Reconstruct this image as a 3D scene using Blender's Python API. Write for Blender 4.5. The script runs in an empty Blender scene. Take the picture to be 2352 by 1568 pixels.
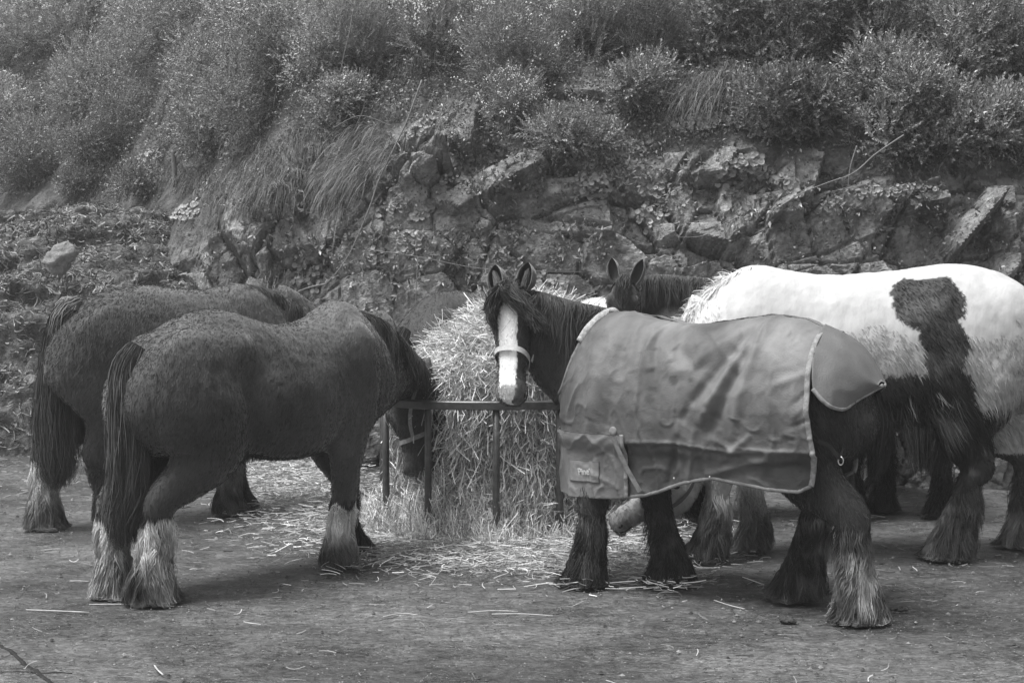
import bpy, math, random
import numpy as np
from mathutils import Vector, Matrix
from mathutils.bvhtree import BVHTree

rng = np.random.default_rng(7)
SC = bpy.context.scene
COL = SC.collection

# ------------------------------------------------------------------ camera numbers
FPX, CX, CY, EYE = 3267.0, 1176.0, 784.0, 1.75
PIT = math.atan((784 - 640) / FPX)

def ray(px, py):
    dx, dz = (px - CX) / FPX, -(py - CY) / FPX
    c, s = math.cos(PIT), math.sin(PIT)
    return np.array([dx, c + dz * s, -s + dz * c])

def at(px, py, Y):
    r = ray(px, py)
    return np.array([0, 0, EYE]) + r * (Y / r[1])

def gnd(px, py):
    r = ray(px, py)
    return np.array([0, 0, EYE]) + r * (-EYE / r[2])

def unit(v):
    v = np.asarray(v, float)
    n = np.linalg.norm(v, axis=-1, keepdims=True)
    return v / np.maximum(n, 1e-9)

# ------------------------------------------------------------------ noise
def _h(ix, iy, iz, seed):
    n = (ix * 374761393 + iy * 668265263 + iz * 2147483647 + seed * 1274126177) & 0xFFFFFFFF
    n = ((n ^ (n >> 13)) * 1274126177) & 0xFFFFFFFF
    n = ((n ^ (n >> 16)) * 2246822519) & 0xFFFFFFFF
    return ((n ^ (n >> 15)) & 0xFFFFFF) / float(0xFFFFFF)

def vnoise(p, seed=0):
    p = np.asarray(p, float)
    i = np.floor(p).astype(np.int64); f = p - i; f = f * f * (3 - 2 * f)
    r = 0
    for a in (0, 1):
        wa = f[:, 0] if a else 1 - f[:, 0]
        for b in (0, 1):
            wb = f[:, 1] if b else 1 - f[:, 1]
            for c in (0, 1):
                wc = f[:, 2] if c else 1 - f[:, 2]
                r = r + wa * wb * wc * _h(i[:, 0] + a, i[:, 1] + b, i[:, 2] + c, seed)
    return r * 2 - 1

def fbm(p, oct=4, seed=0, gain=.5):
    r = 0; a = 1
    for k in range(oct):
        r = r + a * vnoise(p * (2.03 ** k) + k * 17.3, seed + k); a *= gain
    return r

def worley(p, seed=0):
    """nearest cell: offset vector, id hashes (3), f1, f2"""
    p = np.asarray(p, float)
    i = np.floor(p).astype(np.int64)
    n = len(p)
    f1 = np.full(n, 9.); f2 = np.full(n, 9.); best = np.zeros((n, 3)); ids = np.zeros((n, 3))
    for a in (-1, 0, 1):
        for b in (-1, 0, 1):
            for c in (-1, 0, 1):
                j = i + np.array([a, b, c])
                h = np.stack([_h(j[:, 0], j[:, 1], j[:, 2], seed + k) for k in range(3)], 1)
                d = p - (j + h)
                r = np.sqrt((d * d).sum(1))
                m = r < f1
                f2 = np.where(m, f1, np.minimum(f2, r))
                f1 = np.where(m, r, f1)
                best[m] = d[m]
                g = np.stack([_h(j[:, 0], j[:, 1], j[:, 2], seed + 11 + k) for k in range(3)], 1)
                ids[m] = g[m]
    return best, ids, f1, f2

# ------------------------------------------------------------------ mesh helpers
def mk(name, V, polys, mat=None, parent=None, smooth=True, attrs=None, link=True):
    """polys: list of int arrays (n,k)"""
    V = np.asarray(V, np.float32)
    me = bpy.data.meshes.new(name)
    polys = [np.asarray(p, np.int32) for p in polys if len(p)]
    nl = sum(p.size for p in polys); nf = sum(len(p) for p in polys)
    me.vertices.add(len(V)); me.vertices.foreach_set('co', V.ravel())
    me.loops.add(nl); me.polygons.add(nf)
    me.loops.foreach_set('vertex_index', np.concatenate([p.ravel() for p in polys]))
    st = []; s = 0
    for p in polys:
        k = p.shape[1]; st.append(s + np.arange(len(p)) * k); s += p.size
    me.polygons.foreach_set('loop_start', np.concatenate(st).astype(np.int32))
    me.update(calc_edges=True)
    me.polygons.foreach_set('use_smooth', np.full(nf, smooth))
    for k, a in (attrs or {}).items():
        at_ = me.attributes.new(k, 'FLOAT', 'POINT')
        at_.data.foreach_set('value', np.asarray(a, np.float32))
    if mat: me.materials.append(mat)
    o = bpy.data.objects.new(name, me)
    if link: COL.objects.link(o)
    if parent: o.parent = parent
    return o

class G:
    """geometry collector"""
    def __init__(s): s.V = []; s.P = {}; s.n = 0; s.T = []
    def add(s, V, F, tone=None):
        V = np.asarray(V, float)
        for f in (F if isinstance(F, list) else [F]):
            f = np.asarray(f, np.int64)
            if len(f): s.P.setdefault(f.shape[1], []).append(f + s.n)
        s.V.append(V); s.n += len(V)
        s.T.append(np.full(len(V), 1.0) if tone is None else np.broadcast_to(np.asarray(tone, float), (len(V),)))
        return s
    def build(s, name, mat=None, parent=None, smooth=True, tone=False):
        return mk(name, np.concatenate(s.V), [np.concatenate(x) for x in s.P.values()], mat, parent, smooth,
                  {'tone': np.concatenate(s.T)} if tone else None)

def frames(C, U0):
    C = np.asarray(C, float)
    T = np.gradient(C, axis=0); T = unit(T)
    U0 = np.broadcast_to(np.asarray(U0, float), C.shape)
    U = unit(U0 - (U0 * T).sum(1, keepdims=True) * T)
    return T, U, np.cross(T, U)

def tube(C, ra, rb, U0=(1, 0, 0), n=20, pw=1.0, cap=True):
    """closed loft; ra along U, rb along V"""
    C = np.asarray(C, float); m = len(C)
    ra = np.broadcast_to(np.asarray(ra, float), (m,)); rb = np.broadcast_to(np.asarray(rb, float), (m,))
    T, U, W = frames(C, U0)
    th = np.arange(n) * 2 * math.pi / n
    c, s = np.cos(th), np.sin(th)
    c = np.sign(c) * np.abs(c) ** pw; s = np.sign(s) * np.abs(s) ** pw
    V = C[:, None] + ra[:, None, None] * c[None, :, None] * U[:, None] + rb[:, None, None] * s[None, :, None] * W[:, None]
    V = V.reshape(-1, 3)
    i = np.arange(m - 1)[:, None] * n; j = np.arange(n)[None]; k = (j + 1) % n
    Q = np.stack([i + j, i + k, i + n + k, i + n + j], -1).reshape(-1, 4)
    F = [Q]
    if cap:
        V = np.concatenate([V, C[:1], C[-1:]])
        a, b = len(V) - 2, len(V) - 1
        jj = np.arange(n); kk = (jj + 1) % n
        F.append(np.concatenate([np.stack([kk, jj, np.full(n, a)], 1), np.stack([jj + (m - 1) * n, kk + (m - 1) * n, np.full(n, b)], 1)]))
    return V, F

def ball(c, r, n=12, m=8, R=None):
    c = np.asarray(c, float); r = np.broadcast_to(np.asarray(r, float), (3,))
    ph = np.linspace(0, math.pi, m + 1)[1:-1]; th = np.arange(n) * 2 * math.pi / n
    V = [[0, 0, 1]] + [[math.sin(p) * math.cos(t), math.sin(p) * math.sin(t), math.cos(p)] for p in ph for t in th] + [[0, 0, -1]]
    V = np.array(V) * r
    if R is not None: V = V @ np.asarray(R).T
    Q = []; T = []
    for a in range(m - 2):
        for b in range(n):
            Q.append([1 + a * n + b, 1 + (a + 1) * n + b, 1 + (a + 1) * n + (b + 1) % n, 1 + a * n + (b + 1) % n])
    e = 1 + (m - 2) * n
    for b in range(n):
        T.append([0, 1 + b, 1 + (b + 1) % n]); T.append([len(V) - 1, e + (b + 1) % n, e + b])
    return V + c, [np.array(Q), np.array(T)]

def resample(P, n):
    P = np.asarray(P, float)
    # catmull-rom through the points, n samples
    m = len(P); t = np.linspace(0, m - 1, n)
    i = np.clip(np.floor(t).astype(int), 0, m - 2); f = (t - i)[:, None]
    g = lambda k: P[np.clip(k, 0, m - 1)]
    p0, p1, p2, p3 = g(i - 1), g(i), g(i + 1), g(i + 2)
    p0 = np.where((i == 0)[:, None], 2 * p1 - p2, p0); p3 = np.where((i == m - 2)[:, None], 2 * p2 - p1, p3)
    return .5 * (2 * p1 + (p2 - p0) * f + (2 * p0 - 5 * p1 + 4 * p2 - p3) * f * f + (3 * p1 - p0 - 3 * p2 + p3) * f ** 3)

def strands(paths, width, taper=True, tone=None, g=None, wmin=.15):
    """paths (N,K,3) -> ribbons; width scalar or (N,)"""
    paths = np.asarray(paths, float); N, K, _ = paths.shape
    T = unit(np.gradient(paths, axis=1))
    r = unit(rng.normal(size=(N, 1, 3)))
    S = unit(np.cross(T, r))
    w = np.broadcast_to(np.asarray(width, float), (N,))[:, None, None] * .5
    prof = (1 - (1 - wmin) * np.linspace(0, 1, K) ** 1.5) if taper else np.ones(K)
    off = S * w * prof[None, :, None]
    V = np.stack([paths - off, paths + off], 2).reshape(-1, 3)
    b = (np.arange(N) * K * 2)[:, None]; k = (np.arange(K - 1) * 2)[None]
    a = b + k
    Q = np.stack([a, a + 1, a + 3, a + 2], -1).reshape(-1, 4)
    tn = None
    if tone is not None:
        tn = np.broadcast_to(np.asarray(tone, float), (N,)) if np.ndim(tone) < 2 else tone
        tn = np.repeat(tn, K * 2) if tn.ndim == 1 else np.repeat(tn.reshape(N, K), 2, axis=1).ravel()
    if g is None: g = G()
    g.add(V, Q, tn)
    return g

def curl(paths, amp, freq=3.0):
    """adds wobble along paths, growing from root"""
    N, K, _ = paths.shape
    s = np.linspace(0, 1, K)[None, :, None]
    ph = rng.uniform(0, 6.28, (N, 1, 3)); fr = rng.uniform(.5, 1.3, (N, 1, 3)) * freq
    return paths + amp * s * np.sin(fr * s * 3 + ph) - 0 * s

def sample_tris(V, F, n, w=None):
    a, b, c = V[F[:, 0]], V[F[:, 1]], V[F[:, 2]]
    nn = np.cross(b - a, c - a); ar = np.linalg.norm(nn, axis=1)
    p = ar if w is None else ar * w
    idx = rng.choice(len(F), n, p=p / p.sum())
    u, v = rng.random(n), rng.random(n)
    m = u + v > 1; u[m] = 1 - u[m]; v[m] = 1 - v[m]
    P = a[idx] + (b - a)[idx] * u[:, None] + (c - a)[idx] * v[:, None]
    return P, unit(nn[idx]), idx

def tag(o, label=None, cat=None, group=None, kind=None):
    if label: o['label'] = label
    if cat: o['category'] = cat
    if group: o['group'] = group
    if kind: o['kind'] = kind
    return o

def empty(name, loc=(0, 0, 0), rz=0):
    o = bpy.data.objects.new(name, None); COL.objects.link(o)
    o.location = loc; o.rotation_euler = (0, 0, rz)
    o.empty_display_size = .1
    return o

# ------------------------------------------------------------------ materials
MATS = {}
def mat(name, base=.2, rough=.7, spec=.3, tone=False, island=0.0, noise=0.0, nscale=8.0, nstretch=(1, 1, 1), bump=0.0, bscale=30.0,
        bstretch=(1, 1, 1), trans=0.0, metal=0.0, geo=True, sheen=0.0, bdist=.01, noise2=0.0, n2scale=2.0, rand=0.0):
    if name in MATS: return MATS[name]
    m = bpy.data.materials.new(name); m.use_nodes = True
    nt = m.node_tree; N = nt.nodes; L = nt.links
    b = N['Principled BSDF']
    b.inputs['Roughness'].default_value = rough
    b.inputs['Specular IOR Level'].default_value = spec
    b.inputs['Metallic'].default_value = metal
    if sheen: b.inputs['Sheen Weight'].default_value = sheen
    def math_(op, a, c):
        n = N.new('ShaderNodeMath'); n.operation = op
        for k, v in ((0, a), (1, c)):
            if hasattr(v, 'is_linked') or hasattr(v, 'links'): L.new(v, n.inputs[k])
            else: n.inputs[k].default_value = v
        return n.outputs[0]
    cur = base
    if tone:
        at_ = N.new('ShaderNodeAttribute'); at_.attribute_name = 'tone'
        cur = math_('MULTIPLY', at_.outputs['Fac'], base)
    tc = N.new('ShaderNodeTexCoord')
    def nz(scale, stretch, det=5, seed=0.0):
        mp = N.new('ShaderNodeMapping'); mp.inputs['Scale'].default_value = stretch
        mp.inputs['Location'].default_value = (seed, seed * 2, 0)
        L.new(tc.outputs['Object'], mp.inputs['Vector'])
        t = N.new('ShaderNodeTexNoise'); t.inputs['Scale'].default_value = scale; t.inputs['Detail'].default_value = det
        t.inputs['Roughness'].default_value = .6
        L.new(mp.outputs[0], t.inputs['Vector']); return t.outputs['Fac']
    def modulate(cur, fac, amt):
        r = N.new('ShaderNodeMapRange'); r.inputs['From Min'].default_value = .25; r.inputs['From Max'].default_value = .75
        r.inputs['To Min'].default_value = 1 - amt; r.inputs['To Max'].default_value = 1 + amt
        L.new(fac, r.inputs['Value'])
        return math_('MULTIPLY', cur, r.outputs[0])
    if noise: cur = modulate(cur, nz(nscale, nstretch), noise)
    if noise2: cur = modulate(cur, nz(n2scale, (1, 1, 1), 4, 5.0), noise2)
    if island:
        gi = N.new('ShaderNodeNewGeometry')
        r = N.new('ShaderNodeMapRange'); r.inputs['To Min'].default_value = 1 - island; r.inputs['To Max'].default_value = 1 + island
        L.new(gi.outputs['Random Per Island'], r.inputs['Value'])
        cur = math_('MULTIPLY', cur, r.outputs[0])
    if rand:
        oi = N.new('ShaderNodeObjectInfo')
        r = N.new('ShaderNodeMapRange'); r.inputs['To Min'].default_value = 1 - rand; r.inputs['To Max'].default_value = 1 + rand
        L.new(oi.outputs['Random'], r.inputs['Value'])
        cur = math_('MULTIPLY', cur, r.outputs[0])
    if isinstance(cur, float) or isinstance(cur, int):
        b.inputs['Base Color'].default_value = (cur, cur, cur, 1)
    else:
        cc = N.new('ShaderNodeCombineColor')
        for k in range(3): L.new(cur, cc.inputs[k])
        L.new(cc.outputs[0], b.inputs['Base Color'])
    if bump:
        bp = N.new('ShaderNodeBump'); bp.inputs['Strength'].default_value = bump; bp.inputs['Distance'].default_value = bdist
        L.new(nz(bscale, bstretch, 6, 3.0), bp.inputs['Height']); L.new(bp.outputs[0], b.inputs['Normal'])
    if trans:
        tr = N.new('ShaderNodeBsdfTranslucent'); mx = N.new('ShaderNodeMixShader'); mx.inputs[0].default_value = trans
        if isinstance(cur, (float, int)): tr.inputs[0].default_value = (cur, cur, cur, 1)
        else: L.new(cc.outputs[0], tr.inputs[0])
        L.new(b.outputs[0], mx.inputs[1]); L.new(tr.outputs[0], mx.inputs[2])
        L.new(mx.outputs[0], N['Material Output'].inputs['Surface'])
    MATS[name] = m
    return m

# ------------------------------------------------------------------ camera, light, sky
cam_d = bpy.data.cameras.new('camera'); cam = bpy.data.objects.new('camera', cam_d); COL.objects.link(cam)
cam_d.sensor_width = 36.0; cam_d.lens = FPX / 2352 * 36.0; cam_d.clip_end = 500; cam_d.clip_start = .05
cam.location = (0, 0, EYE); cam.rotation_euler = (math.pi / 2 - PIT, 0, 0)
SC.camera = cam

SUN_EL, SUN_AZ = math.radians(69), math.radians(245)     # azimuth: direction the light comes from, 0 = +Y, clockwise
world = bpy.data.worlds.new('World'); SC.world = world; world.use_nodes = True
wn = world.node_tree.nodes; wl = world.node_tree.links
sky = wn.new('ShaderNodeTexSky'); sky.sky_type = 'NISHITA'; sky.sun_disc = False
sky.sun_elevation = SUN_EL; sky.sun_rotation = SUN_AZ
sky.air_density = 1.0; sky.dust_density = 3.0
bw = wn.new('ShaderNodeRGBToBW'); wl.new(sky.outputs[0], bw.inputs[0])
bg = wn['Background']; wl.new(bw.outputs[0], bg.inputs['Color']); bg.inputs['Strength'].default_value = .105
sun_d = bpy.data.lights.new('sun', 'SUN'); sun_d.energy = 2.3; sun_d.angle = math.radians(25)
sun = bpy.data.objects.new('sun', sun_d); COL.objects.link(sun)
dv = Vector((math.sin(SUN_AZ) * math.cos(SUN_EL), math.cos(SUN_AZ) * math.cos(SUN_EL), math.sin(SUN_EL)))
sun.rotation_euler = (-dv).to_track_quat('-Z', 'Y').to_euler()
sun.location = (0, 0, 12)
SC.view_settings.view_transform = 'Standard'; SC.view_settings.look = 'None'
SC.view_settings.exposure = 1.18; SC.view_settings.gamma = 1.0
# ------------------------------------------------------------------ horses
COAT = mat('coat', base=1.0, rough=.6, spec=.3, sheen=.35, tone=True, noise=.28, nscale=9, nstretch=(1, 1, .5), noise2=.25, n2scale=2.2,
           bump=.55, bscale=38, bstretch=(1, 1, .35), bdist=.012)
FUR = mat('fur', base=1.0, rough=.75, spec=.12, sheen=.25, tone=True, island=.25, noise2=.3, n2scale=5)
COATW = mat('pale_coat', base=1.0, rough=.6, spec=.25, tone=True, noise=.07, nscale=9, noise2=.06, n2scale=3, bump=.4, bscale=38, bstretch=(1, 1, .35), bdist=.01)
FURW = mat('pale_fur', base=1.0, rough=.8, spec=.1, tone=True, island=.10, noise2=.06, n2scale=5, trans=.25)
HOOF = mat('hoof_horn', base=.07, rough=.5, noise=.4, nscale=20)
EYE_M = mat('eye_gloss', base=.006, rough=.08, spec=.8)
STRAP = mat('halter_webbing', base=.55, rough=.7, noise=.2, nscale=60)
STRAP_D = mat('dark_webbing', base=.10, rough=.7, noise=.3, nscale=60)
METAL = mat('buckle_metal', base=.5, rough=.35, metal=.9)

class Horse:
    def __init__(s, name, label, base, theta, cat='horse', group=None):
        s.th = math.radians(theta); s.base = np.array([base[0], base[1], 0.0])
        s.h = np.array([math.cos(s.th), math.sin(s.th), 0]); s.l = np.array([-math.sin(s.th), math.cos(s.th), 0])
        s.root = empty(name, s.base, s.th); tag(s.root, label, cat, group)
        s.g = G(); s.legs = []; s.head = None
        s.tone = lambda p: np.full(len(p), .04); s.coat, s.furm = COAT, FUR
    def loc(s, w):          # world -> local
        d = np.asarray(w, float) - s.base
        return np.array([d @ s.h, d @ s.l, d[2]])
    def P(s, px, py, y=0.0):   # pixel on the horse's plane y
        r = ray(px, py); o = np.array([0, 0, EYE]) - s.base
        t = (y - o @ s.l) / (r @ s.l); p = o + r * t
        return np.array([p @ s.h, y, p[2]])
    def W(s, px, py, Y): return s.loc(at(px, py, Y))
    # ---- pieces of the one body surface
    def torso(s, st, egg=.06):
        st = np.array(st, float); xs = st[:, 0]
        X = np.linspace(xs[0], xs[-1], 46)
        zt, zb, hw = [np.interp(X, xs, st[:, k]) for k in (1, 2, 3)]
        k = np.array([.25, .5, .25])
        for a in (zt, zb, hw):
            a[1:-1] = np.convolve(a, k, 'same')[1:-1]
        s.tst = (X, zt, zb, hw)
        n = 36; th = np.arange(n) * 2 * math.pi / n
        V = []
        for x, a, b, w in zip(X, zt, zb, hw):
            c, sn = np.cos(th), np.sin(th)
            zz = (a + b) / 2 + (a - b) / 2 * np.sign(c) * np.abs(c) ** .92
            yy = w * np.sign(sn) * np.abs(sn) ** .86 * (1 - egg * c * 1.6)
            V.append(np.stack([np.full(n, x), yy, zz], 1))
        V = np.concatenate(V)
        m = len(X); i = np.arange(m - 1)[:, None] * n; j = np.arange(n)[None]; kk = (j + 1) % n
        Q = np.stack([i + j, i + kk, i + n + kk, i + n + j], -1).reshape(-1, 4)
        V = np.concatenate([V, [[X[0], 0, (zt[0] + zb[0]) / 2]], [[X[-1], 0, (zt[-1] + zb[-1]) / 2]]])
        jj = np.arange(n); k2 = (jj + 1) % n
        T = np.concatenate([np.stack([k2, jj, np.full(n, len(V) - 2)], 1), np.stack([jj + (m - 1) * n, k2 + (m - 1) * n, np.full(n, len(V) - 1)], 1)])
        s.g.add(V, [Q, T])
    def bump(s, c, r, R=None): s.g.add(*ball(c, r, 16, 10, R))
    def limb(s, pts, kind, side, tone_feather=None, sc=1.0, feather=1.0, flen=.26):
        """pts: (x,y,z,ra,rb) from top down to fetlock; hoof added at the last point"""
        P = np.array(pts, float)
        Q = resample(P, 40)
        s.g.add(*tube(Q[:, :3], Q[:, 3], Q[:, 4], (1, 0, 0), 18))
        s.legs.append(dict(P=Q, side=side, kind=kind, feather=feather, tone=tone_feather, flen=flen * sc, sc=sc))
    def front_leg(s, x, y, fx, fy=None, k=1.0, knee=0.0, lift=0.0, **kw):
        fy = y if fy is None else fy
        L = lambda z, dx, ra, rb, t: (x + (fx - x) * t + dx, y + (fy - y) * t, z * k, ra * k, rb * k)
        pts = [L(1.12, .05, .17, .06, 0), L(.98, .03, .18, .10, .0), L(.84, -.01, .15, .095, .1), L(.70, .0, .118, .085, .25),
               L(.56, .01 + knee * .5, .092, .074, .45), L(.46, .015 + knee, .082, .074, .55), L(.38, .0 + knee * .8, .064, .060, .65), L(.28, -.005, .056, .054, .78),
               L(.19, -.01, .06, .056, .88), L(.12, .02, .054, .054, .94), L(.07, .04, .068, .066, 1)]
        s.limb(pts, 'front', 1 if y > 0 else -1, **kw)
        s.hoof((fx + .05, fy, 0), k)
    def hind_leg(s, x, y, fx, fy=None, k=1.0, stifle=.08, hock=-.06, wide=1.0, **kw):
        fy = y if fy is None else fy
        L = lambda z, dx, ra, rb, t: (x + (fx - x) * t + dx, y + (fy - y) * t, z * k, ra * k, rb * k * (wide if z > .6 else 1))
        pts = [L(1.22, .05, .22, .09, 0), L(1.05, .04, .27, .14, .0), L(.90, .02 + stifle * .5, .25, .14, .1), L(.77, stifle * .9, .20, .12, .22),
               L(.65, stifle * .55, .142, .094, .42), L(.55, hock * .5, .100, .074, .6), L(.48, hock, .086, .068, .68), L(.40, hock * .6, .06, .054, .76),
               L(.30, hock * .3, .054, .05, .85), L(.20, -.01, .064, .058, .92), L(.12, .02, .056, .056, .97), L(.07, .04, .07, .068, 1)]
        s.limb(pts, 'hind', 1 if y > 0 else -1, **kw)
        s.hoof((fx + .05, fy, 0), k)
    def hoof(s, c, k):
        x, y, z = c; g = G()
        C = [(x - .005, y, .09 * k), (x, y, .075 * k), (x + .015, y, .035 * k), (x + .025, y, .006)]
        g.add(*tube(C, np.array([.05, .062, .075, .085]) * k, np.array([.05, .06, .07, .08]) * k, (1, 0, 0), 16))
        g.build('hoof', HOOF, s.root)
    def neck(s, P, hh, hw, up):
        """P centre points, hh half height in the crest direction, hw half width, up crest direction(s)"""
        Q = resample(np.column_stack([P, hh, hw, up]), 24)
        s.nk = Q
        s.g.add(*tube(Q[:, :3], Q[:, 3], Q[:, 4], Q[:, 5:8], 22))
        return Q
    def make_head(s, poll, muz, dorsal, k=1.0, ear=.17, ear_tilt=0.0, ears=True, ear_back=0.0):
        poll = np.asarray(poll, float); muz = np.asarray(muz, float)
        L = np.linalg.norm(muz - poll); A = (muz - poll) / L
        D = np.asarray(dorsal, float); D = unit(D - (D @ A) * A); S = np.cross(A, D)
        st = np.array([(-.02, .03, -.08, .06), (.06, .06, -.14, .088), (.16, .075, -.185, .105), (.27, .080, -.20, .112), (.38, .070, -.195, .104), (.50, .058, -.16, .084),
                       (.62, .048, -.115, .068), (.74, .045, -.098, .062), (.84, .046, -.098, .068), (.92, .040, -.095, .070), (.97, .028, -.085, .060), (1.0, .006, -.06, .036)])
        q = resample(st, 30)
        t, d1, d0, w = q[:, 0], q[:, 1] * k, q[:, 2] * k, q[:, 3] * k
        C = poll + A * (t * L)[:, None] + D * ((d1 + d0) / 2)[:, None]
        n = 24
        th = np.arange(n) * 2 * math.pi / n; c, sn = np.cos(th), np.sin(th)
        c = np.sign(c) * np.abs(c) ** .85; sn = np.sign(sn) * np.abs(sn) ** .8
        R = ((d1 - d0) / 2)
        V = C[:, None] + R[:, None, None] * c[None, :, None] * D + (w[:, None] * sn[None, :] * (1 + .18 * np.minimum(c, 0))[None])[:, :, None] * S
        m = len(t); V = V.reshape(-1, 3)
        i = np.arange(m - 1)[:, None] * n; j = np.arange(n)[None]; kk = (j + 1) % n
        Q = np.stack([i + j, i + kk, i + n + kk, i + n + j], -1).reshape(-1, 4)
        V = np.concatenate([V, C[:1], C[-1:]]); jj = np.arange(n); k2 = (jj + 1) % n
        T = np.concatenate([np.stack([k2, jj, np.full(n, len(V) - 2)], 1), np.stack([jj + (m - 1) * n, k2 + (m - 1) * n, np.full(n, len(V) - 1)], 1)])
        s.g.add(V, [Q, T])
        H = lambda a, b, c_: poll + A * a * L + D * b * k + S * c_ * k
        R3 = np.stack([A, D, S], 1)
        for sg in (1, -1):
            s.bump(H(.245, .045, sg * .088), np.array([.05, .026, .03]) * k, R3)      # brow
            s.bump(H(.34, -.10, sg * .07), np.array([.11, .08, .038]) * k, R3)        # cheek
            s.bump(H(.40, -.01, sg * .075), np.array([.11, .014, .012]) * k, R3)      # facial crest
            s.bump(H(.91, -.02, sg * .05), np.array([.032, .034, .022]) * k, R3)      # nostril rim
        s.bump(H(.94, -.085, 0), np.array([.035, .025, .045]) * k, R3)              # chin
        s.head = dict(poll=poll, A=A, D=D, S=S, L=L, H=H, st=q, k=k, R3=R3)
        if ears:
            for sg in (1, -1):
                e = G(); b0 = H(.02, .03, sg * .062)
                dirE = unit(-A * 1.0 + S * sg * (.22 + ear_tilt) + D * (.1 - ear_back)); 
                nF = unit(D - (D @ dirE) * dirE); sF = np.cross(dirE, nF)
                tt = np.linspace(0, 1, 9); ww = np.array([.50, .78, .98, 1, .99, .93, .78, .5, .08]) * .050 * k
                rows = []
                for ti, wi in zip(tt, ww):
                    cc = b0 + dirE * ti * ear * k + S * (-sg) * (.012 * ti ** 3)
                    for ph in np.linspace(-2.3, 2.3, 11):   # open cup facing dorsal side
                        rows.append(cc + sF * math.sin(ph) * wi - nF * math.cos(ph) * wi * .8)
                rows = np.array(rows); nn = 11
                inner = rows.copy().reshape(9, nn, 3); cen = inner.mean(1, keepdims=True); inner = (cen + (inner - cen) * .86).reshape(-1, 3)
                V2 = np.concatenate([rows, inner]); off = len(rows); F2 = []
                for a in range(8):
                    for b in range(nn - 1):
                        q4 = [a * nn + b, a * nn + b + 1, (a + 1) * nn + b + 1, (a + 1) * nn + b]
                        F2.append(q4); F2.append([off + v for v in q4[::-1]])
                    for b in (0, nn - 1):
                        F2.append([a * nn + b, (a + 1) * nn + b, off + (a + 1) * nn + b, off + a * nn + b])
                e.add(V2, np.array(F2), .03)
                o = e.build('ear', COAT, s.root, tone=True)
                s.head.setdefault('ears', []).append((b0, dirE, nF, sF, o))
    def eyes(s):
        H = s.head['H']; k = s.head['k']
        for sg in (1, -1):
            g = G(); g.add(*ball(H(.255, .012, sg * .104), .021 * k, 12, 8)); g.build('eye', EYE_M, s.root)
    def nostrils(s):
        H = s.head['H']; k = s.head['k']
        for sg in (1, -1):
            g = G(); g.add(*ball(H(.925, -.018, sg * .066), np.array([.016, .012, .007]) * k, 10, 6, s.head['R3'])); g.build('nostril', EYE_M, s.root)
    def headring(s, t, off=.006, n=40, tilt=0.0):
        hd = s.head; q = hd['st']; k = hd['k']
        out = []
        for th in np.arange(n) * 2 * math.pi / n:
            c, sn = math.cos(th), math.sin(th); c = math.copysign(abs(c) ** .85, c); sn = math.copysign(abs(sn) ** .8, sn)
            tt = t + tilt * (-c)
            d1, d0, w = [np.interp(tt, q[:, 0], q[:, i]) * k for i in (1, 2, 3)]
            w *= (1 + .18 * min(c, 0))
            out.append(hd['poll'] + hd['A'] * tt * hd['L'] + hd['D'] * ((d1 + d0) / 2 + ((d1 - d0) / 2 + off) * c) + hd['S'] * (w + off) * sn)
        return np.array(out)
    def strap(s, pts, wdir, width, name, m, closed=False, thick=.004, parent=None):
        pts = np.asarray(pts, float)
        if closed: pts = np.concatenate([pts, pts[:1]])
        g = G(); T = unit(np.gradient(pts, axis=0)); W_ = np.broadcast_to(unit(wdir), pts.shape); W_ = unit(W_ - (W_ * T).sum(1, keepdims=True) * T); Nn = np.cross(T, W_)
        ring = [pts - W_ * width / 2 - Nn * thick / 2, pts + W_ * width / 2 - Nn * thick / 2, pts + W_ * width / 2 + Nn * thick / 2, pts - W_ * width / 2 + Nn * thick / 2]
        V = np.stack(ring, 1).reshape(-1, 3); m_ = len(pts)
        i = np.arange(m_ - 1)[:, None] * 4; j = np.arange(4)[None]; k = (j + 1) % 4
        Q = np.stack([i + j, i + k, i + 4 + k, i + 4 + j], -1).reshape(-1, 4)
        g.add(V, Q); return g.build(name, m, parent or s.root, smooth=False)
    def halter(s, m=None, m2=None):
        m = m or STRAP; m2 = m2 or m
        hd = s.head; H = hd['H']
        nb = s.strap(s.headring(.60, .014, tilt=.06), hd['A'], .030, 'noseband', m, closed=True)
        for sg in (1, -1):
            s.strap(resample([H(.62, -.05, sg * .088), H(.45, -.075, sg * .108), H(.28, -.07, sg * .124), H(.10, -.03, sg * .108), H(.03, .045, sg * .07)], 14), hd['D'], .024, 'cheek_strap', m2)
        s.strap(resample([H(.60, -.135, 0), H(.45, -.20, 0), H(.32, -.215, .02)], 8), hd['S'], .022, 'jaw_strap', m2)
        g = G(); r = []
        g.add(*tube([H(.62, -.05, .092) + np.array([0, 0, .018]) * math.cos(a) + hd['A'] * .018 * math.sin(a) for a in np.linspace(0, 6.283, 14)], .004, .004, hd['S'], 6, cap=False))
        g.build('halter_ring', METAL, s.root)
    # ---- remesh to one surface
    def finish(s, voxel=.013, smooth=7, disp=.006, wet=0.0, fair=0, xmax=.9):
        o = s.g.build('body', s.coat, None)
        md = o.modifiers.new('r', 'REMESH'); md.mode = 'VOXEL'; md.voxel_size = voxel; md.use_smooth_shade = True
        ms = o.modifiers.new('s', 'SMOOTH'); ms.factor = .5; ms.iterations = smooth
        bpy.context.view_layer.update()
        dg = bpy.context.evaluated_depsgraph_get()
        me = bpy.data.meshes.new_from_object(o.evaluated_get(dg))
        bpy.data.objects.remove(o)
        n = len(me.vertices); V = np.empty(n * 3, np.float32); me.vertices.foreach_get('co', V); V = V.reshape(-1, 3).astype(float)
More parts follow.
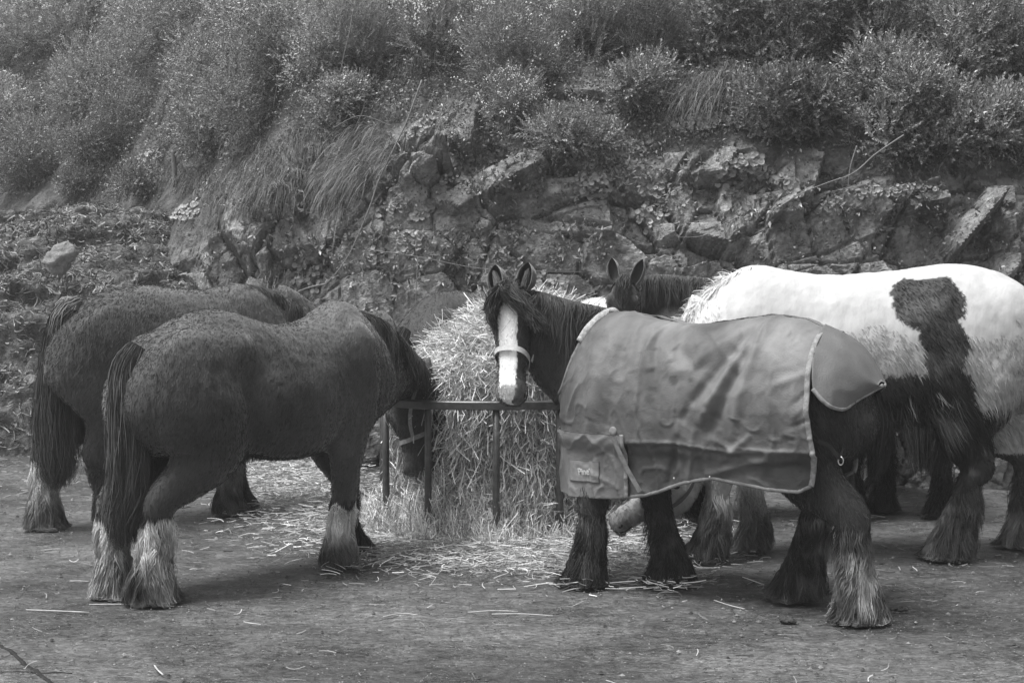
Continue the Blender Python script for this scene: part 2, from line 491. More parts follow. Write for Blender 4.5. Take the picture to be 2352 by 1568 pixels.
        Nn = np.empty(n * 3, np.float32); me.vertices.foreach_get('normal', Nn); Nn = Nn.reshape(-1, 3)
        if fair:      # ease the muscle masses of the trunk into one another
            E2 = np.empty(len(me.edges) * 2, np.int32); me.edges.foreach_get('vertices', E2); E2 = E2.reshape(-1, 2)
            deg = np.bincount(E2.ravel(), minlength=n).astype(float)
            wv = (np.clip((V[:, 2] - .52) / .22, 0, 1) * np.clip((xmax - V[:, 0]) / .15, 0, 1))[:, None]
            for _ in range(fair):
                A_ = np.stack([np.bincount(E2[:, 0], V[E2[:, 1], c], n) + np.bincount(E2[:, 1], V[E2[:, 0], c], n) for c in range(3)], 1) / deg[:, None]
                V = V + (A_ - V) * .6 * wv
            V = V + Nn * .010 * wv
        d = disp * fbm(V * 6, 3, 5) + disp * .6 * fbm(V * np.array([22, 22, 10]), 2, 9)
        if wet:
            wq = V.copy(); wq[:, 0] += .10 * vnoise(V * 4, 71) + .25 * (V[:, 2] - 1.2); 
            rp = -np.abs(vnoise(wq * np.array([42, 34, 9]), 73)) * 1.3 - .5 * np.abs(vnoise(wq * np.array([75, 60, 16]), 74)) + .4
            d += wet * rp * (.25 + .75 * np.clip((V[:, 2] - 1.05) / .25, 0, 1)) * np.clip(.5 + vnoise(V * 2.2, 75), 0, 1)
        V = V + Nn * d[:, None]
        me.vertices.foreach_set('co', V.astype(np.float32).ravel())
        a = me.attributes.new('tone', 'FLOAT', 'POINT'); a.data.foreach_set('value', s.tone(V).astype(np.float32))
        me.update()
        me.polygons.foreach_set('use_smooth', np.full(len(me.polygons), True))
        if not me.materials: me.materials.append(s.coat)
        b = bpy.data.objects.new('body', me); COL.objects.link(b); b.parent = s.root; s.body = b
        me.calc_loop_triangles(); F = np.empty(len(me.loop_triangles) * 3, np.int32); me.loop_triangles.foreach_get('vertices', F)
        s.V = V; s.F = F.reshape(-1, 3); s.N = Nn.astype(float)
        return b
    def coat_dir(s, P, N):
        d = np.tile(np.array([-.55, 0., -1.]), (len(P), 1))
        d[:, 0] += .5 * fbm(P * 3.1, 2, 21); d[:, 1] += .4 * fbm(P * 3.3, 2, 23)
        # whorl behind the flank
        d = d - (d * N).sum(1, keepdims=True) * N
        return unit(d)
    def fur(s, n=45000, length=.03, width=.0035, lift=.25, mask=None, clump=.5, tonef=1.0, name='coat_hair', lenf=None):
        cen = s.V[s.F].mean(1)
        w = np.ones(len(s.F)) if mask is None else mask(cen).astype(float)
        P, N, idx = sample_tris(s.V, s.F, n, w)
        d = s.coat_dir(P, N)
        L = length * rng.uniform(.6, 1.3, n)
        if lenf is not None: L = L * lenf(P)
        dd = unit(d + N * (lift * rng.uniform(.5, 1.4, n))[:, None] + rng.normal(size=(n, 3)) * .12)
        tip = P + dd * L[:, None]
        cell = np.round(tip / (.028 + 0 * tip)) * .028
        tip = tip * (1 - clump * .45) + (cell * clump * .45)
        mid = (P + tip) / 2 + N * (L * .10)[:, None]
        tn = s.tone(P) * tonef
        tip += np.array([0, 0, -1.0]) * (L * .12)[:, None]
        strands(np.stack([P - N * .004, mid, tip], 1), width * rng.uniform(.7, 1.3, n), tone=tn).build(name, s.furm, s.root, tone=True)
    def feathers(s, n=6500, width=.0046):
        for lg in s.legs:
            f = lg['feather']
            if f <= 0: continue
            Q = lg['P']; k = lg['sc']
            z0, z1 = .075 * k, (.50 if lg['kind'] == 'hind' else .44) * k
            N_ = int(n * f)
            z = z1 - (z1 - z0) * rng.random(N_) ** .75
            zz = Q[::-1, 2]; o = np.argsort(zz); g_ = lambda c: np.interp(z, zz[o], Q[::-1, c][o])
            th = rng.uniform(0, 2 * math.pi, N_)
            u = (z1 - z) / (z1 - z0)                                  # 0 top .. 1 fetlock
            back = .5 - .5 * np.cos(th)                                # 0 front .. 1 back
            keep = rng.random(N_) < (.25 + .75 * np.maximum(back, u ** 1.5))
            z, th, u, back = z[keep], th[keep], u[keep], back[keep]; N_ = len(z)
            g_ = lambda c: np.interp(z, zz[o], Q[::-1, c][o])
            x, y, ra, rb = g_(0), g_(1), g_(3), g_(4)
            out = np.stack([np.cos(th), np.sin(th), np.zeros(N_)], 1)
            root = np.stack([x, y, z], 1) + out * np.stack([ra, rb, ra * 0], 1) * .92
            L = lg['flen'] * (.45 + .28 * u) * rng.uniform(.7, 1.15, N_)
            L = np.minimum(L, (z + .05) * 1.15)
            flare = (.13 + .27 * u ** 2) * rng.uniform(.5, 1.25, N_) * f ** .3
            K = 7; s_ = np.linspace(0, 1, K)[None, :, None]
            cl = (np.floor(th / 6.2832 * 13 + vnoise(np.stack([z * 9, th, 0 * z], 1), 3) * 1.5) + np.floor(u * 4) * 31).astype(int)
            RS = np.random.RandomState(lg['side'] + 5)
            cr = RS.normal(size=(2000, 3)) * .42; cd = cr[cl % 2000]; ct = RS.uniform(.5, 1.5, 2000)[cl % 2000]; cph = RS.uniform(0, 6.28, (2000, 1, 3))[cl % 2000]
            dn = np.array([0, 0, -1.0])
            path = root[:, None] + (out * (L * flare)[:, None])[:, None] * (1 - (1 - s_) ** 2.2) * 1.15 + dn * (L[:, None, None]) * (s_ * .62 + s_ ** 2 * .36) \
                + (cd * (L * .22)[:, None])[:, None] * s_ ** 1.6 + (rng.normal(size=(N_, 3)) * (L * .06)[:, None])[:, None] * s_ ** 2 + .018 * np.sin(s_ * 8 + cph) * s_
            _, cid = np.unique(cl, return_inverse=True); cn = np.bincount(cid)
            mean = np.stack([np.stack([np.bincount(cid, path[:, a, c]) / cn for c in range(3)], 1) for a in range(K)], 1)
            path = path + (mean[cid] - path) * (np.linspace(0, 1, K) ** 1.4 * .5)[None, :, None] * np.array([1, 1, .15])
            path = curl(path, .006, 3)
            path[:, :, 2] = np.maximum(path[:, :, 2], .008 + rng.uniform(0, .02, (N_, 1)))
            tf = lg['tone'] or (lambda p, u_: s.tone(p))
            tn = np.stack([tf(path[:, a], u) for a in range(K)], 1) * ct[:, None]
            strands(path, width * k * rng.uniform(.6, 1.4, N_), tone=tn).build('leg_feather', FUR, s.root, tone=True)
    def bundle(s, pts, rad, n, width, tone, name, K=12, spread_end=.0, flat=None, short=.35, clumps=18, wob=.02, rootspread=1.0):
        """hair lock following a guide"""
        Q = resample(np.column_stack([pts, rad]), K); C, R = Q[:, :3], Q[:, 3]
        T, U, W_ = frames(C, (.3, 1, .2) if flat is None else flat)
        a = rng.uniform(0, 6.283, n); r = np.sqrt(rng.random(n))
        ca = rng.uniform(0, 6.283, clumps); cr_ = np.sqrt(rng.random(clumps)); ci = rng.integers(0, clumps, n)
        o1 = np.stack([np.cos(a) * r, np.sin(a) * r], 1); o2 = np.stack([np.cos(ca) * cr_, np.sin(ca) * cr_], 1)[ci]
        s_ = np.linspace(0, 1, K)[None, :, None]
        off = o1[:, None] * (1 - .62 * s_) * (rootspread * (1 - s_) + s_) + o2[:, None] * .62 * s_
        lenf = 1 - short * rng.random(n) ** 1.5
        t = np.linspace(0, 1, K)[None] * lenf[:, None] * (K - 1)
        i0 = np.clip(np.floor(t).astype(int), 0, K - 2); f = (t - i0)[..., None]
        mixv = lambda A_: A_[i0] * (1 - f) + A_[i0 + 1] * f
        RR = mixv(R[:, None])
        p = mixv(C) + mixv(U) * off[..., :1] * RR + mixv(W_) * off[..., 1:] * RR
        ph = rng.uniform(0, 6.28, (clumps, 1, 3))[ci]; p = p + wob * s_ * np.sin(s_ * 8 + ph) + wob * .8 * np.sin(s_ * 3 + .7 * ph[:, :, ::-1]) * s_
        p = curl(p, wob * .4, 4)
        tn = tone * np.repeat(rng.uniform(.7, 1.35, clumps)[ci], 1)
        return strands(p, width * rng.uniform(.6, 1.4, n), tone=tn, wmin=.3).build(name, FUR, s.root, tone=True)
    def mane(s, crest, side, length, n, tone, name='mane', width=.005, out=.06, down=1.0, K=7, wild=.02, back=(0, 0, 0)):
        """crest: points (m,3) on the topline; side: horizontal unit vector the mane falls to"""
        Cq = resample(crest, 60); t = rng.random(n) * 58.9; i = t.astype(int); f = (t - i)[:, None]
        root = Cq[i] * (1 - f) + Cq[i + 1] * f
        cell = (t * 1.1).astype(int)
        side = unit(side)
        root = root + side * rng.uniform(-.02, .02, (n, 1))
        L = length * rng.uniform(.55, 1.1, n) * (np.random.RandomState(3).uniform(.7, 1.15, 80))[cell]
        cd = np.random.RandomState(4).normal(size=(80, 3)) * .18; cd = cd[cell]
        s_ = np.linspace(0, 1, K)[None, :, None]
        p = root[:, None] + side * out * np.minimum(s_ * 2.2, 1) ** .7 + np.array([0, 0, .02]) * np.sin(s_ * 3.14 * .6) + np.array([0, 0, -down]) * L[:, None, None] * s_ ** 1.25 \
            + (cd * L[:, None])[:, None] * s_ ** 1.5 + (rng.normal(size=(n, 3)) * wild)[:, None] * s_ + np.asarray(back) * s_
        p = curl(p, .008, 3)
        tn = tone * rng.uniform(.7, 1.3, 80)[cell]
        return strands(p, width * rng.uniform(.6, 1.4, n), tone=tn).build(name, FUR, s.root, tone=True)
sm = lambda a, b, x: np.clip((x - a) / (b - a), 0, 1) ** 2 * (3 - 2 * np.clip((x - a) / (b - a), 0, 1))
def nz1(p, sc=8, seed=3): return fbm(np.asarray(p, float) * sc, 3, seed)

def wetlocks(p, amt):     # damp hair sticks together in darker streaks that follow the lie of the coat
    q = p + .09 * np.stack([vnoise(p * 3.5, 171), vnoise(p * 3.5, 172), vnoise(p * 3.5, 173)], 1); q[:, 0] += .35 * (p[:, 2] - 1.2)
    r = (1 - np.abs(vnoise(q * np.array([20, 16, 6.5]), 174))) ** 3
    return 1 - amt * r * (.3 + .7 * sm(.95, 1.3, p[:, 2])) * np.clip(.7 + 1.2 * vnoise(p * 1.8, 175), 0, 1)
# ======== A : dark horse, near left, head down in the feeder
A = Horse('horse', 'nearest dark horse at the left, white-feathered legs, head down over the feeder', (-1.578, 8.174), 46)
A.tone = lambda p: .044 * (1 + .45 * fbm(p * np.array([1.8, 1.8, 2.6]), 3, 91)) * (1 + .5 * sm(1.3, 1.55, p[:, 2])) * wetlocks(p, .55)  # paler topline: sun-faded hair plus a wet highlight painted into the tone
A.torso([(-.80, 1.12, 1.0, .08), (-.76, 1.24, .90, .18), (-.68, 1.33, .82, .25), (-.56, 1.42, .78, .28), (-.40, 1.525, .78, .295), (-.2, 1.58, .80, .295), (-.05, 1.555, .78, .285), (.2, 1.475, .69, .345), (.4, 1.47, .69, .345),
         (.55, 1.52, .72, .30), (.68, 1.625, .75, .25), (.80, 1.61, .79, .26), (.92, 1.50, .84, .24), (1.02, 1.40, .89, .20), (1.10, 1.25, .96, .13)])
A.front_leg(.66, -.20, .63, -.12, k=1.0, tone_feather=lambda p, u: np.where(p[:, 2] > .38 + .08 * nz1(p, 11), .03, .52 * sm(.06, .30, p[:, 2]) + .07 + .12 * nz1(p, 14)), flen=.30)
A.front_leg(.70, .17, 1.0, .17, k=1.0, knee=.06, tone_feather=lambda p, u: np.full(len(p), .03))
A.hind_leg(-.46, -.235, -.68, -.12, k=1.04, stifle=.18, hock=-.02, tone_feather=lambda p, u: np.where(p[:, 2] > .44 + .08 * nz1(p, 11), .03, .10 + .52 * sm(.1, .45, p[:, 2]) + .14 * nz1(p, 14)), feather=1.35, flen=.40)
A.hind_leg(-.52, .17, -.74, .14, k=1.04, stifle=.12, tone_feather=lambda p, u: np.where(p[:, 2] > .42, .05, .24 + .32 * sm(.1, .4, p[:, 2]) + .12 * nz1(p, 14)), feather=1.1, flen=.34)
A.bump((-.42, -.19, 1.12), (.30, .16, .36)); A.bump((-.08, -.16, 1.02), (.30, .15, .26)); A.bump((-.30, -.20, .88), (.22, .13, .22)); A.bump((-.42, .20, 1.12), (.27, .15, .33))
A.bump((.72, -.21, 1.16), (.15, .10, .34)); A.bump((.56, -.22, 1.0), (.13, .10, .14)); A.bump((.62, .2, 1.16), (.15, .08, .28))
A.bump((.20, -.20, 1.02), (.46, .165, .30)); A.bump((.10, .22, 1.02), (.38, .15, .26))
A.bump((-.20, -.19, 1.34), (.17, .12, .13)); A.bump((-.20, .19, 1.34), (.17, .12, .13)); A.bump((-.24, -.24, .98), (.13, .08, .16))
n1, n2, n3, n4 = A.W(838, 822, 8.9), A.W(882, 865, 9.2), A.W(918, 862, 9.5), A.W(940, 885, 9.72)
up = [unit(np.array([.35, 0, .9])), unit(np.array([.55, 0, .8])), unit(np.array([.75, 0, .6])), unit(np.array([.9, 0, .4]))]
A.neck([n1, n2, n3, n4], [.34, .27, .18, .15], [.17, .135, .105, .09], up)
poll = A.W(962, 866, 9.76); muz = A.W(962, 1092, 9.74)
A.make_head(poll, muz, A.loc(at(953, 900, 9.78) + np.array([.95, .25, .15])) - A.loc(at(953, 900, 9.78)), k=1.12, ear=.15, ear_tilt=.25)
hd_tone = A.tone
A.tone = lambda p: hd_tone(p)
A.finish(wet=.0038, smooth=9, fair=34)
A.tone_full = A.tone
# white stockings of A painted by the tone attribute
def white_legs(hs, zones, val=.45, base=None):
    base = base or hs.tone
    def f(p):
        t = base(p)
        for (x, y, z1) in zones:
            m = (np.hypot(p[:, 0] - x, p[:, 1] - y) < .24) & (p[:, 2] < z1 - .02 + .07 * nz1(p, 11))
            t = np.where(m, val * (.75 + .3 * nz1(p, 9)), t)
        return t
    hs.tone = f
    a = hs.body.data.attributes['tone']; a.data.foreach_set('value', hs.tone(hs.V).astype(np.float32))
white_legs(A, [(-.68, -.12, .46), (-.74, .14, .40)], .58)
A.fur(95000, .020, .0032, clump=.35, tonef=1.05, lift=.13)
A.feathers()
A.eyes(); SA = mat('faded_webbing', base=.26, rough=.7, noise=.3, nscale=60); A.halter(SA, SA)
tl = [A.P(330, 795), A.P(308, 840), A.P(302, 920, -.02), A.P(308, 1030, -.02), A.P(308, 1120, -.02), A.P(300, 1190, -.02), A.P(305, 1245, -.02)]
tl = [t + np.array([-.04, 0, 0]) for t in tl]
A.bundle(tl, [.05, .085, .10, .115, .12, .11, .05], 3800, .005, .052, 'tail', K=16, short=.45, clumps=60, wob=.026)
cr = [A.P(765, 706), A.P(820, 716), A.P(860, 735), A.W(905, 775, 9.15), A.W(940, 815, 9.45), A.W(962, 855, 9.7)]
A.mane(cr, (.1, -1, 0), .26, 2200, .034, width=.006, out=.10)

# ======== B : dark horse behind A
B = Horse('horse', 'shaggy dark horse farthest left, partly hidden, with pale hair at its tail root', (-2.58, 10.27), 36)
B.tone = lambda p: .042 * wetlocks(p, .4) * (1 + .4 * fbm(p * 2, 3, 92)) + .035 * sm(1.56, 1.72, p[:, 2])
B.torso([(-.82, 1.20, 1.06, .08), (-.78, 1.34, .95, .18), (-.68, 1.46, .88, .26), (-.56, 1.57, .84, .31), (-.36, 1.66, .82, .34), (-.1, 1.70, .80, .35), (.15, 1.67, .76, .37), (.38, 1.65, .76, .35),
         (.55, 1.69, .78, .31), (.66, 1.72, .82, .27), (.82, 1.68, .88, .24), (.98, 1.56, .94, .20), (1.08, 1.40, 1.0, .13)])
wf = lambda lo, hi: (lambda p, u: lo + (hi - lo) * sm(.08, .42, p[:, 2]) + .10 * nz1(p, 14))
B.hind_leg(-.52, .17, -.80, .10, k=1.08, stifle=.1, feather=1.4, flen=.36, tone_feather=wf(.12, .60))
B.hind_leg(-.52, -.17, -.40, -.14, k=1.08, stifle=.1, feather=.7, flen=.24)
B.front_leg(.60, -.16, .50, -.12, k=1.06, feather=1.1, tone_feather=lambda p, u: .05 + .10 * sm(.15, .35, p[:, 2]) + .05 * nz1(p, 14), flen=.30)
B.front_leg(.64, .16, .72, .16, k=1.06)
B.bump((-.42, -.21, 1.24), (.27, .15, .34)); B.bump((-.42, .21, 1.24), (.27, .15, .34)); B.bump((.1, -.22, 1.14), (.38, .16, .28))
B.neck([(.95, .02, 1.42), (1.15, .04, 1.36), (1.38, .06, 1.18), (1.52, .06, 1.05)], [.30, .25, .19, .15], [.16, .13, .10, .09], [unit(np.array([.4, 0, .9])), unit(np.array([.5, 0, .85])), unit(np.array([.7, 0, .7])), unit(np.array([.8, 0, .6]))])
B.make_head((1.55, .05, 1.12), (1.75, .02, .56), (1, 0, .3), ear=.15)
B.finish(voxel=.014, wet=.003, fair=50)
white_legs(B, [(-.80, .10, .40)], .58)
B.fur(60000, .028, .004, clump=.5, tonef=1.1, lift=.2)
B.feathers(5000)
B.eyes()
tl = [B.P(196, 692), B.P(165, 720), B.P(148, 800), B.P(142, 900), B.P(142, 1000), B.P(146, 1070), B.P(148, 1112)]
B.bundle([t + np.array([-.04, 0, 0]) for t in tl], [.05, .09, .12, .14, .155, .15, .09], 3200, .0055, .046, 'tail', K=15, short=.4, clumps=60, wob=.028)
B.bundle([t + np.array([-.05, -.02, .01]) for t in tl[:3]], [.04, .10, .10], 260, .007, .17, 'tail_root_hair', K=6, short=.6, clumps=10)
B.mane([B.P(520, 668), B.P(560, 655), B.P(610, 664), B.P(665, 692), B.P(715, 728)], (.2, -1, 0), .24, 1500, .04, width=.007, out=.10)

# ======== C : behind the hay
C_ = Horse('horse', 'brown horse behind the hay, only its rounded back showing above the bale', (-.40, 11.45), 58)
C_.tone = lambda p: .011 * (1 + .3 * nz1(p, 3))
C_.torso([(-.80, 1.10, 1.0, .08), (-.76, 1.26, .90, .18), (-.68, 1.38, .82, .25), (-.56, 1.50, .78, .30), (-.36, 1.63, .76, .33), (-.1, 1.66, .74, .34), (.2, 1.61, .70, .36), (.4, 1.55, .72, .34),
          (.6, 1.57, .76, .29), (.8, 1.52, .82, .25), (.98, 1.38, .90, .19), (1.06, 1.25, .96, .13)])
for y in (-.17, .17):
    C_.hind_leg(-.52, y, -.6, y, k=1.02, feather=.4); C_.front_leg(.62, y, .6, y, feather=.4)
C_.neck([(.92, .0, 1.22), (1.12, .04, 1.10), (1.32, .06, .90), (1.44, .06, .78)], [.28, .22, .17, .14], [.15, .12, .10, .09], [unit(np.array([.5, 0, .85]))] * 2 + [unit(np.array([.8, 0, .6]))] * 2)
C_.make_head((1.46, .05, .84), (1.60, .02, .30), (1, 0, .2), ear=.15)
C_.finish(voxel=.018)
C_.fur(24000, .022, .004, clump=.4, tonef=1.1, lift=.15); C_.feathers(900); C_.eyes()
C_.bundle([(-.78, 0, 1.36), (-.88, 0, 1.2), (-.9, 0, .8), (-.88, 0, .5)], [.05, .08, .1, .04], 700, .007, .03, 'tail')

# ======== E : dark horse looking over, behind the white one
E_ = Horse('horse', 'dark horse standing behind the white one, ears pricked, facing the camera over the canvas rug', (1.72, 10.35), 176)
E_.tone = lambda p: .026 * (1 + .3 * nz1(p, 3))
E_.torso([(-.86, 1.10, 1.0, .08), (-.82, 1.22, .90, .18), (-.72, 1.36, .84, .25), (-.56, 1.50, .80, .30), (-.36, 1.58, .78, .33), (-.1, 1.58, .74, .34), (.2, 1.54, .70, .36), (.4, 1.54, .72, .34),
          (.58, 1.58, .76, .29), (.75, 1.52, .82, .25), (.90, 1.38, .90, .19), (.98, 1.25, .96, .13)])
for y in (-.17, .17):
    E_.hind_leg(-.55, y, -.72 + y * .5, y, k=1.06, feather=.9, flen=.3); E_.front_leg(.62, y, .36 + y * .3, y, k=1.04, feather=.7)
crE = [E_.P(1660, 642), E_.P(1600, 640), E_.P(1530, 634), E_.P(1470, 634, .08)]
E_.neck([crE[0] + np.array([-.1, 0, -.28]), crE[1] + np.array([0, 0, -.25]), crE[2] + np.array([0, .02, -.19]), crE[3] + np.array([0, .04, -.14])], [.28, .24, .19, .15], [.14, .12, .10, .09], [(0, 0, 1)] * 4)
pE = E_.W(1437, 650, 10.12); mE = E_.W(1418, 826, 10.0)
E_.make_head(pE, mE, E_.loc(at(1437, 650, 10) + np.array([-.25, -1, .1])) - E_.loc(at(1437, 650, 10)), k=1.0, ear=.19, ear_tilt=.12)
E_.finish(voxel=.015)
E_.fur(26000, .026, .004, clump=.4, tonef=1.1, lift=.15); E_.feathers(1200); E_.eyes()
E_.mane([c + np.array([0, 0, .01]) for c in crE], (0, 1, 0), .28, 1500, .035, width=.006, out=.12)
H = E_.head['H']
E_.bundle([H(-.02, .05, 0), H(.06, .10, .01), H(.2, .11, .02), H(.34, .10, .02)], [.05, .06, .05, .02], 500, .005, .04, 'forelock', K=8)
E_.halter(STRAP_D, STRAP_D)
# belly and tail hair of E hanging behind the white horse
E_.bundle([(-.84, 0, 1.34), (-.94, 0, 1.15), (-.96, 0, .8), (-.93, 0, .35)], [.05, .09, .11, .05], 900, .007, .028, 'tail')

# ======== G : pale horse's back seen past the rugged horse's neck
G_ = Horse('horse', 'white horse seen end on, only the top of its rump showing over the dark crest', (.62, 10.75), 100)
G_.tone = lambda p: .55 + 0 * p[:, 0]
G_.torso([(-.80, 1.05, .95, .08), (-.76, 1.22, .86, .16), (-.68, 1.36, .80, .22), (-.56, 1.50, .76, .27), (-.36, 1.60, .74, .30), (-.1, 1.61, .72, .32), (.2, 1.52, .68, .34), (.4, 1.50, .70, .32),
          (.6, 1.52, .74, .27), (.8, 1.42, .80, .23), (.95, 1.25, .88, .13)])
for y in (-.17, .17):
    G_.hind_leg(-.52, y, -.6, y, k=1.0, feather=.4); G_.front_leg(.6, y, .58, y, feather=.4)
G_.neck([(.88, .0, 1.18), (1.08, .0, 1.02), (1.26, .0, .84), (1.36, .0, .72)], [.26, .21, .16, .13], [.15, .12, .10, .09], [unit(np.array([.5, 0, .85]))] * 2 + [unit(np.array([.8, 0, .6]))] * 2)
G_.make_head((1.38, 0, .80), (1.50, 0, .28), (1, 0, .2), ear=.15)
G_.coat, G_.furm = COATW, FURW; G_.finish(voxel=.018); G_.fur(14000, .034, .005, clump=.5); G_.feathers(700); G_.eyes()
G_.bundle([(-.78, 0, 1.32), (-.88, 0, 1.15), (-.9, 0, .8), (-.88, 0, .45)], [.05, .08, .1, .04], 500, .007, .4, 'tail')

# ======== H : another dark horse hidden behind the white one
H_ = Horse('horse', 'darkest horse, hidden behind the white one, only its legs and belly showing beneath', (2.90, 11.15), 96)
H_.tone = lambda p: .022 * (1 + .3 * nz1(p, 3))
H_.torso([(-.86, 1.10, .9, .08), (-.82, 1.22, .84, .18), (-.72, 1.36, .80, .25), (-.56, 1.48, .76, .30), (-.36, 1.54, .74, .33), (-.1, 1.54, .70, .34), (.2, 1.50, .66, .36), (.4, 1.50, .68, .34), (.58, 1.54, .72, .29), (.75, 1.48, .80, .25), (.90, 1.34, .88, .19), (.98, 1.2, .94, .13)])
for y in (-.17, .17):
    H_.hind_leg(-.55, y, -.66 + y * .9, y, k=1.02, feather=.9, flen=.3); H_.front_leg(.62, y, .56 + y * .5, y, k=1.0, feather=.8)
H_.neck([(.92, .0, 1.20), (1.14, .0, 1.12), (1.36, .0, .98), (1.5, .0, .86)], [.27, .22, .16, .13], [.15, .12, .10, .09], [unit(np.array([.5, 0, .85]))] * 2 + [unit(np.array([.8, 0, .6]))] * 2)
H_.make_head((1.52, 0, .92), (1.74, 0, .42), (1, 0, .3), ear=.15)
H_.finish(voxel=.018); H_.fur(16000, .03, .005, clump=.5); H_.feathers(2500); H_.eyes()
H_.bundle([(-.84, 0, 1.3), (-.93, -.02, 1.1), (-.95, -.02, .8), (-.93, 0, .35)], [.06, .17, .22, .14], 2600, .007, .022, 'tail')

def mouth_line(hs):
    H_f = hs.head['H']; g = G()
    for sg in (1, -1): g.add(*tube(resample([H_f(.83, -.062, sg * .066), H_f(.91, -.060, sg * .070), H_f(.975, -.05, sg * .055), H_f(1.005, -.04, sg * .02)], 12), .0045, .0045, (0, 0, 1), 6))
    g.build('mouth', EYE_M, hs.root)
# ======== F : the big white horse at the right
F_ = Horse('horse', 'big white horse with a dark shaggy flank patch, at the right behind the rug-wearing horse', (2.12, 8.98), 183)
def toneF(p):
    x, y, z = p[:, 0], p[:, 1], p[:, 2]
    n = nz1(p, 5, 8); n2_ = nz1(p, 16, 9)
    w = .46 + 0 * x
    # dirty thigh and flank mottling behind the patch
    mott = sm(-.72, -.95, x + .08 * n) * sm(1.78, 1.45, z) * (.5 + .5 * np.clip(n2_ + .2, -1, 1))
    w = w * (1 - .45 * mott)
    mott2 = sm(1.45, 1.25, z + .06 * n2_) * sm(-.35, .1, x) * .35
    w = w * (1 - mott2)
    cx_ = -.42 - .08 * sm(1.6, 1.1, z); hw_ = .205 + .045 * n + .03 * n2_ - .055 * sm(1.60, 1.42, z) + .06 * sm(1.25, 1.0, z) - .12 * sm(1.68, 1.79, z)
    patch = (np.abs(x - cx_ + .02 * n) < hw_) & (z < 1.755 + .03 * n) & (z > .7) & (y > -.05)
    low = (z < 1.12 + .05 * n + .06 * n2_ + .08 * sm(.0, -.35, x)) & (x > -.66) & (x < .95)
    dark = .046 * (1 + .4 * n2_) + .06 * sm(-.1, .6, nz1(p, 7, 14)) * (z > 1.15)
    w = np.where(patch | low, dark, w)
    # neck stays white, head greyed by dirt and painted-in shade of the rug
    w = np.where((x > .82) & (z > .75), .56, w)
    w = np.where((x > 1.08) & (z < .95), .17 * (1 + .6 * n2_), w)
    w = np.where((x > 1.36) & (z < .6), .30 * (1 + .4 * n2_), w)
    leg = (z < .95)
    nearh = leg & (x < -.40) & (x > -.95)
    w = np.where(nearh, .035 + .25 * np.clip(nz1(p, 7, 31) - .25, 0, 1), w)
    farh = leg & (x <= -.95)
    w = np.where(farh, np.where(z > .62, .45, .05), w)
    fr = (z < .78) & (x > .3) & (x < 1.2)
    w = np.where(fr, .12 + .36 * sm(.15, .45, z), w)
    return w
F_.tone = toneF
F_.torso([(-1.40, 1.30, 1.12, .10), (-1.36, 1.44, 1.02, .20), (-1.26, 1.60, .96, .28), (-1.12, 1.70, .92, .33), (-.95, 1.79, .90, .36), (-.68, 1.85, .86, .385), (-.42, 1.815, .85, .39), (-.14, 1.78, .84, .40), (.10, 1.765, .84, .41), (.25, 1.77, .85, .40),
          (.42, 1.80, .86, .36), (.58, 1.84, .88, .31), (.72, 1.80, .92, .28), (.90, 1.66, .96, .26), (1.05, 1.50, 1.02, .20), (1.14, 1.36, 1.08, .14)])
F_.front_leg(.72, .19, .93, .16, k=1.16, feather=1.2, flen=.34, tone_feather=lambda p, u: .07 + .36 * sm(.12, .45, p[:, 2]) + .05 * nz1(p, 14))
F_.front_leg(.70, -.19, .52, -.19, k=1.16, feather=1.0)
F_.hind_leg(-.86, .20, -.60, .17, k=1.2, stifle=.12, hock=-.10, feather=1.1, flen=.42, tone_feather=lambda p, u: .035 + .26 * np.clip(nz1(p, 7, 31) - .2, 0, 1))
F_.hind_leg(-.98, -.20, -1.25, -.18, k=1.2, stifle=.14, hock=-.08, feather=1.2, flen=.3, tone_feather=lambda p, u: .06 + .2 * np.clip(nz1(p, 7, 31), 0, 1))
F_.bump((-.92, .22, 1.34), (.30, .17, .40)); F_.bump((-.92, -.22, 1.34), (.30, .17, .40)); F_.bump((-.1, .24, 1.22), (.42, .17, .30)); F_.bump((.66, .2, 1.32), (.18, .12, .34))
nF = [F_.P(1690, 760, .02), F_.P(1625, 840, .04), F_.P(1590, 930, .10), F_.P(1575, 1010, .14)]
F_.neck(nF, [.36, .28, .20, .16], [.18, .14, .11, .095], [unit(np.array([.75, 0, .7])), unit(np.array([.85, 0, .5])), unit(np.array([.95, 0, .25])), unit(np.array([1, 0, .1]))])
F_.make_head(F_.P(1590, 1072, .16), F_.P(1400, 1204, .20), (.35, .25, .9), k=1.05, ears=True, ear_back=1.2, ear=.12)
F_.coat, F_.furm = COATW, FURW; F_.finish(voxel=.016, fair=30)
F_.fur(60000, .026, .0045, clump=.3, lift=.07, mask=lambda c: (c[:, 2] < 1.40 + .1 * nz1(c, 4)) | (toneF(c) < .3) | (c[:, 0] > .85) | (c[:, 0] < -1.2), lenf=lambda p: 1 + 2.2 * sm(1.2, .95, p[:, 2]) * (p[:, 2] > .7) + 1.0 * (np.abs(p[:, 0] + .45) < .25) * sm(1.7, 1.3, p[:, 2]))
F_.feathers(6000); F_.eyes(); F_.nostrils(); mouth_line(F_); F_.halter(STRAP_D, STRAP_D)
F_.mane([F_.P(1738, 612), F_.P(1690, 632), F_.P(1640, 665), F_.P(1600, 705), F_.P(1568, 745), F_.P(1545, 800)], (.25, 1, 0), .20, 1300, .62, width=.006, out=.09, back=(.05, 0, 0))
HF = F_.head['H']
F_.bundle([HF(0, .05, 0), HF(.12, .10, .05), HF(.25, .06, .14), HF(.38, -.08, .16)], [.05, .06, .06, .03], 500, .006, .05, 'forelock', K=8, clumps=16)  # dark hair added to stand in for the shadow beside the muzzle
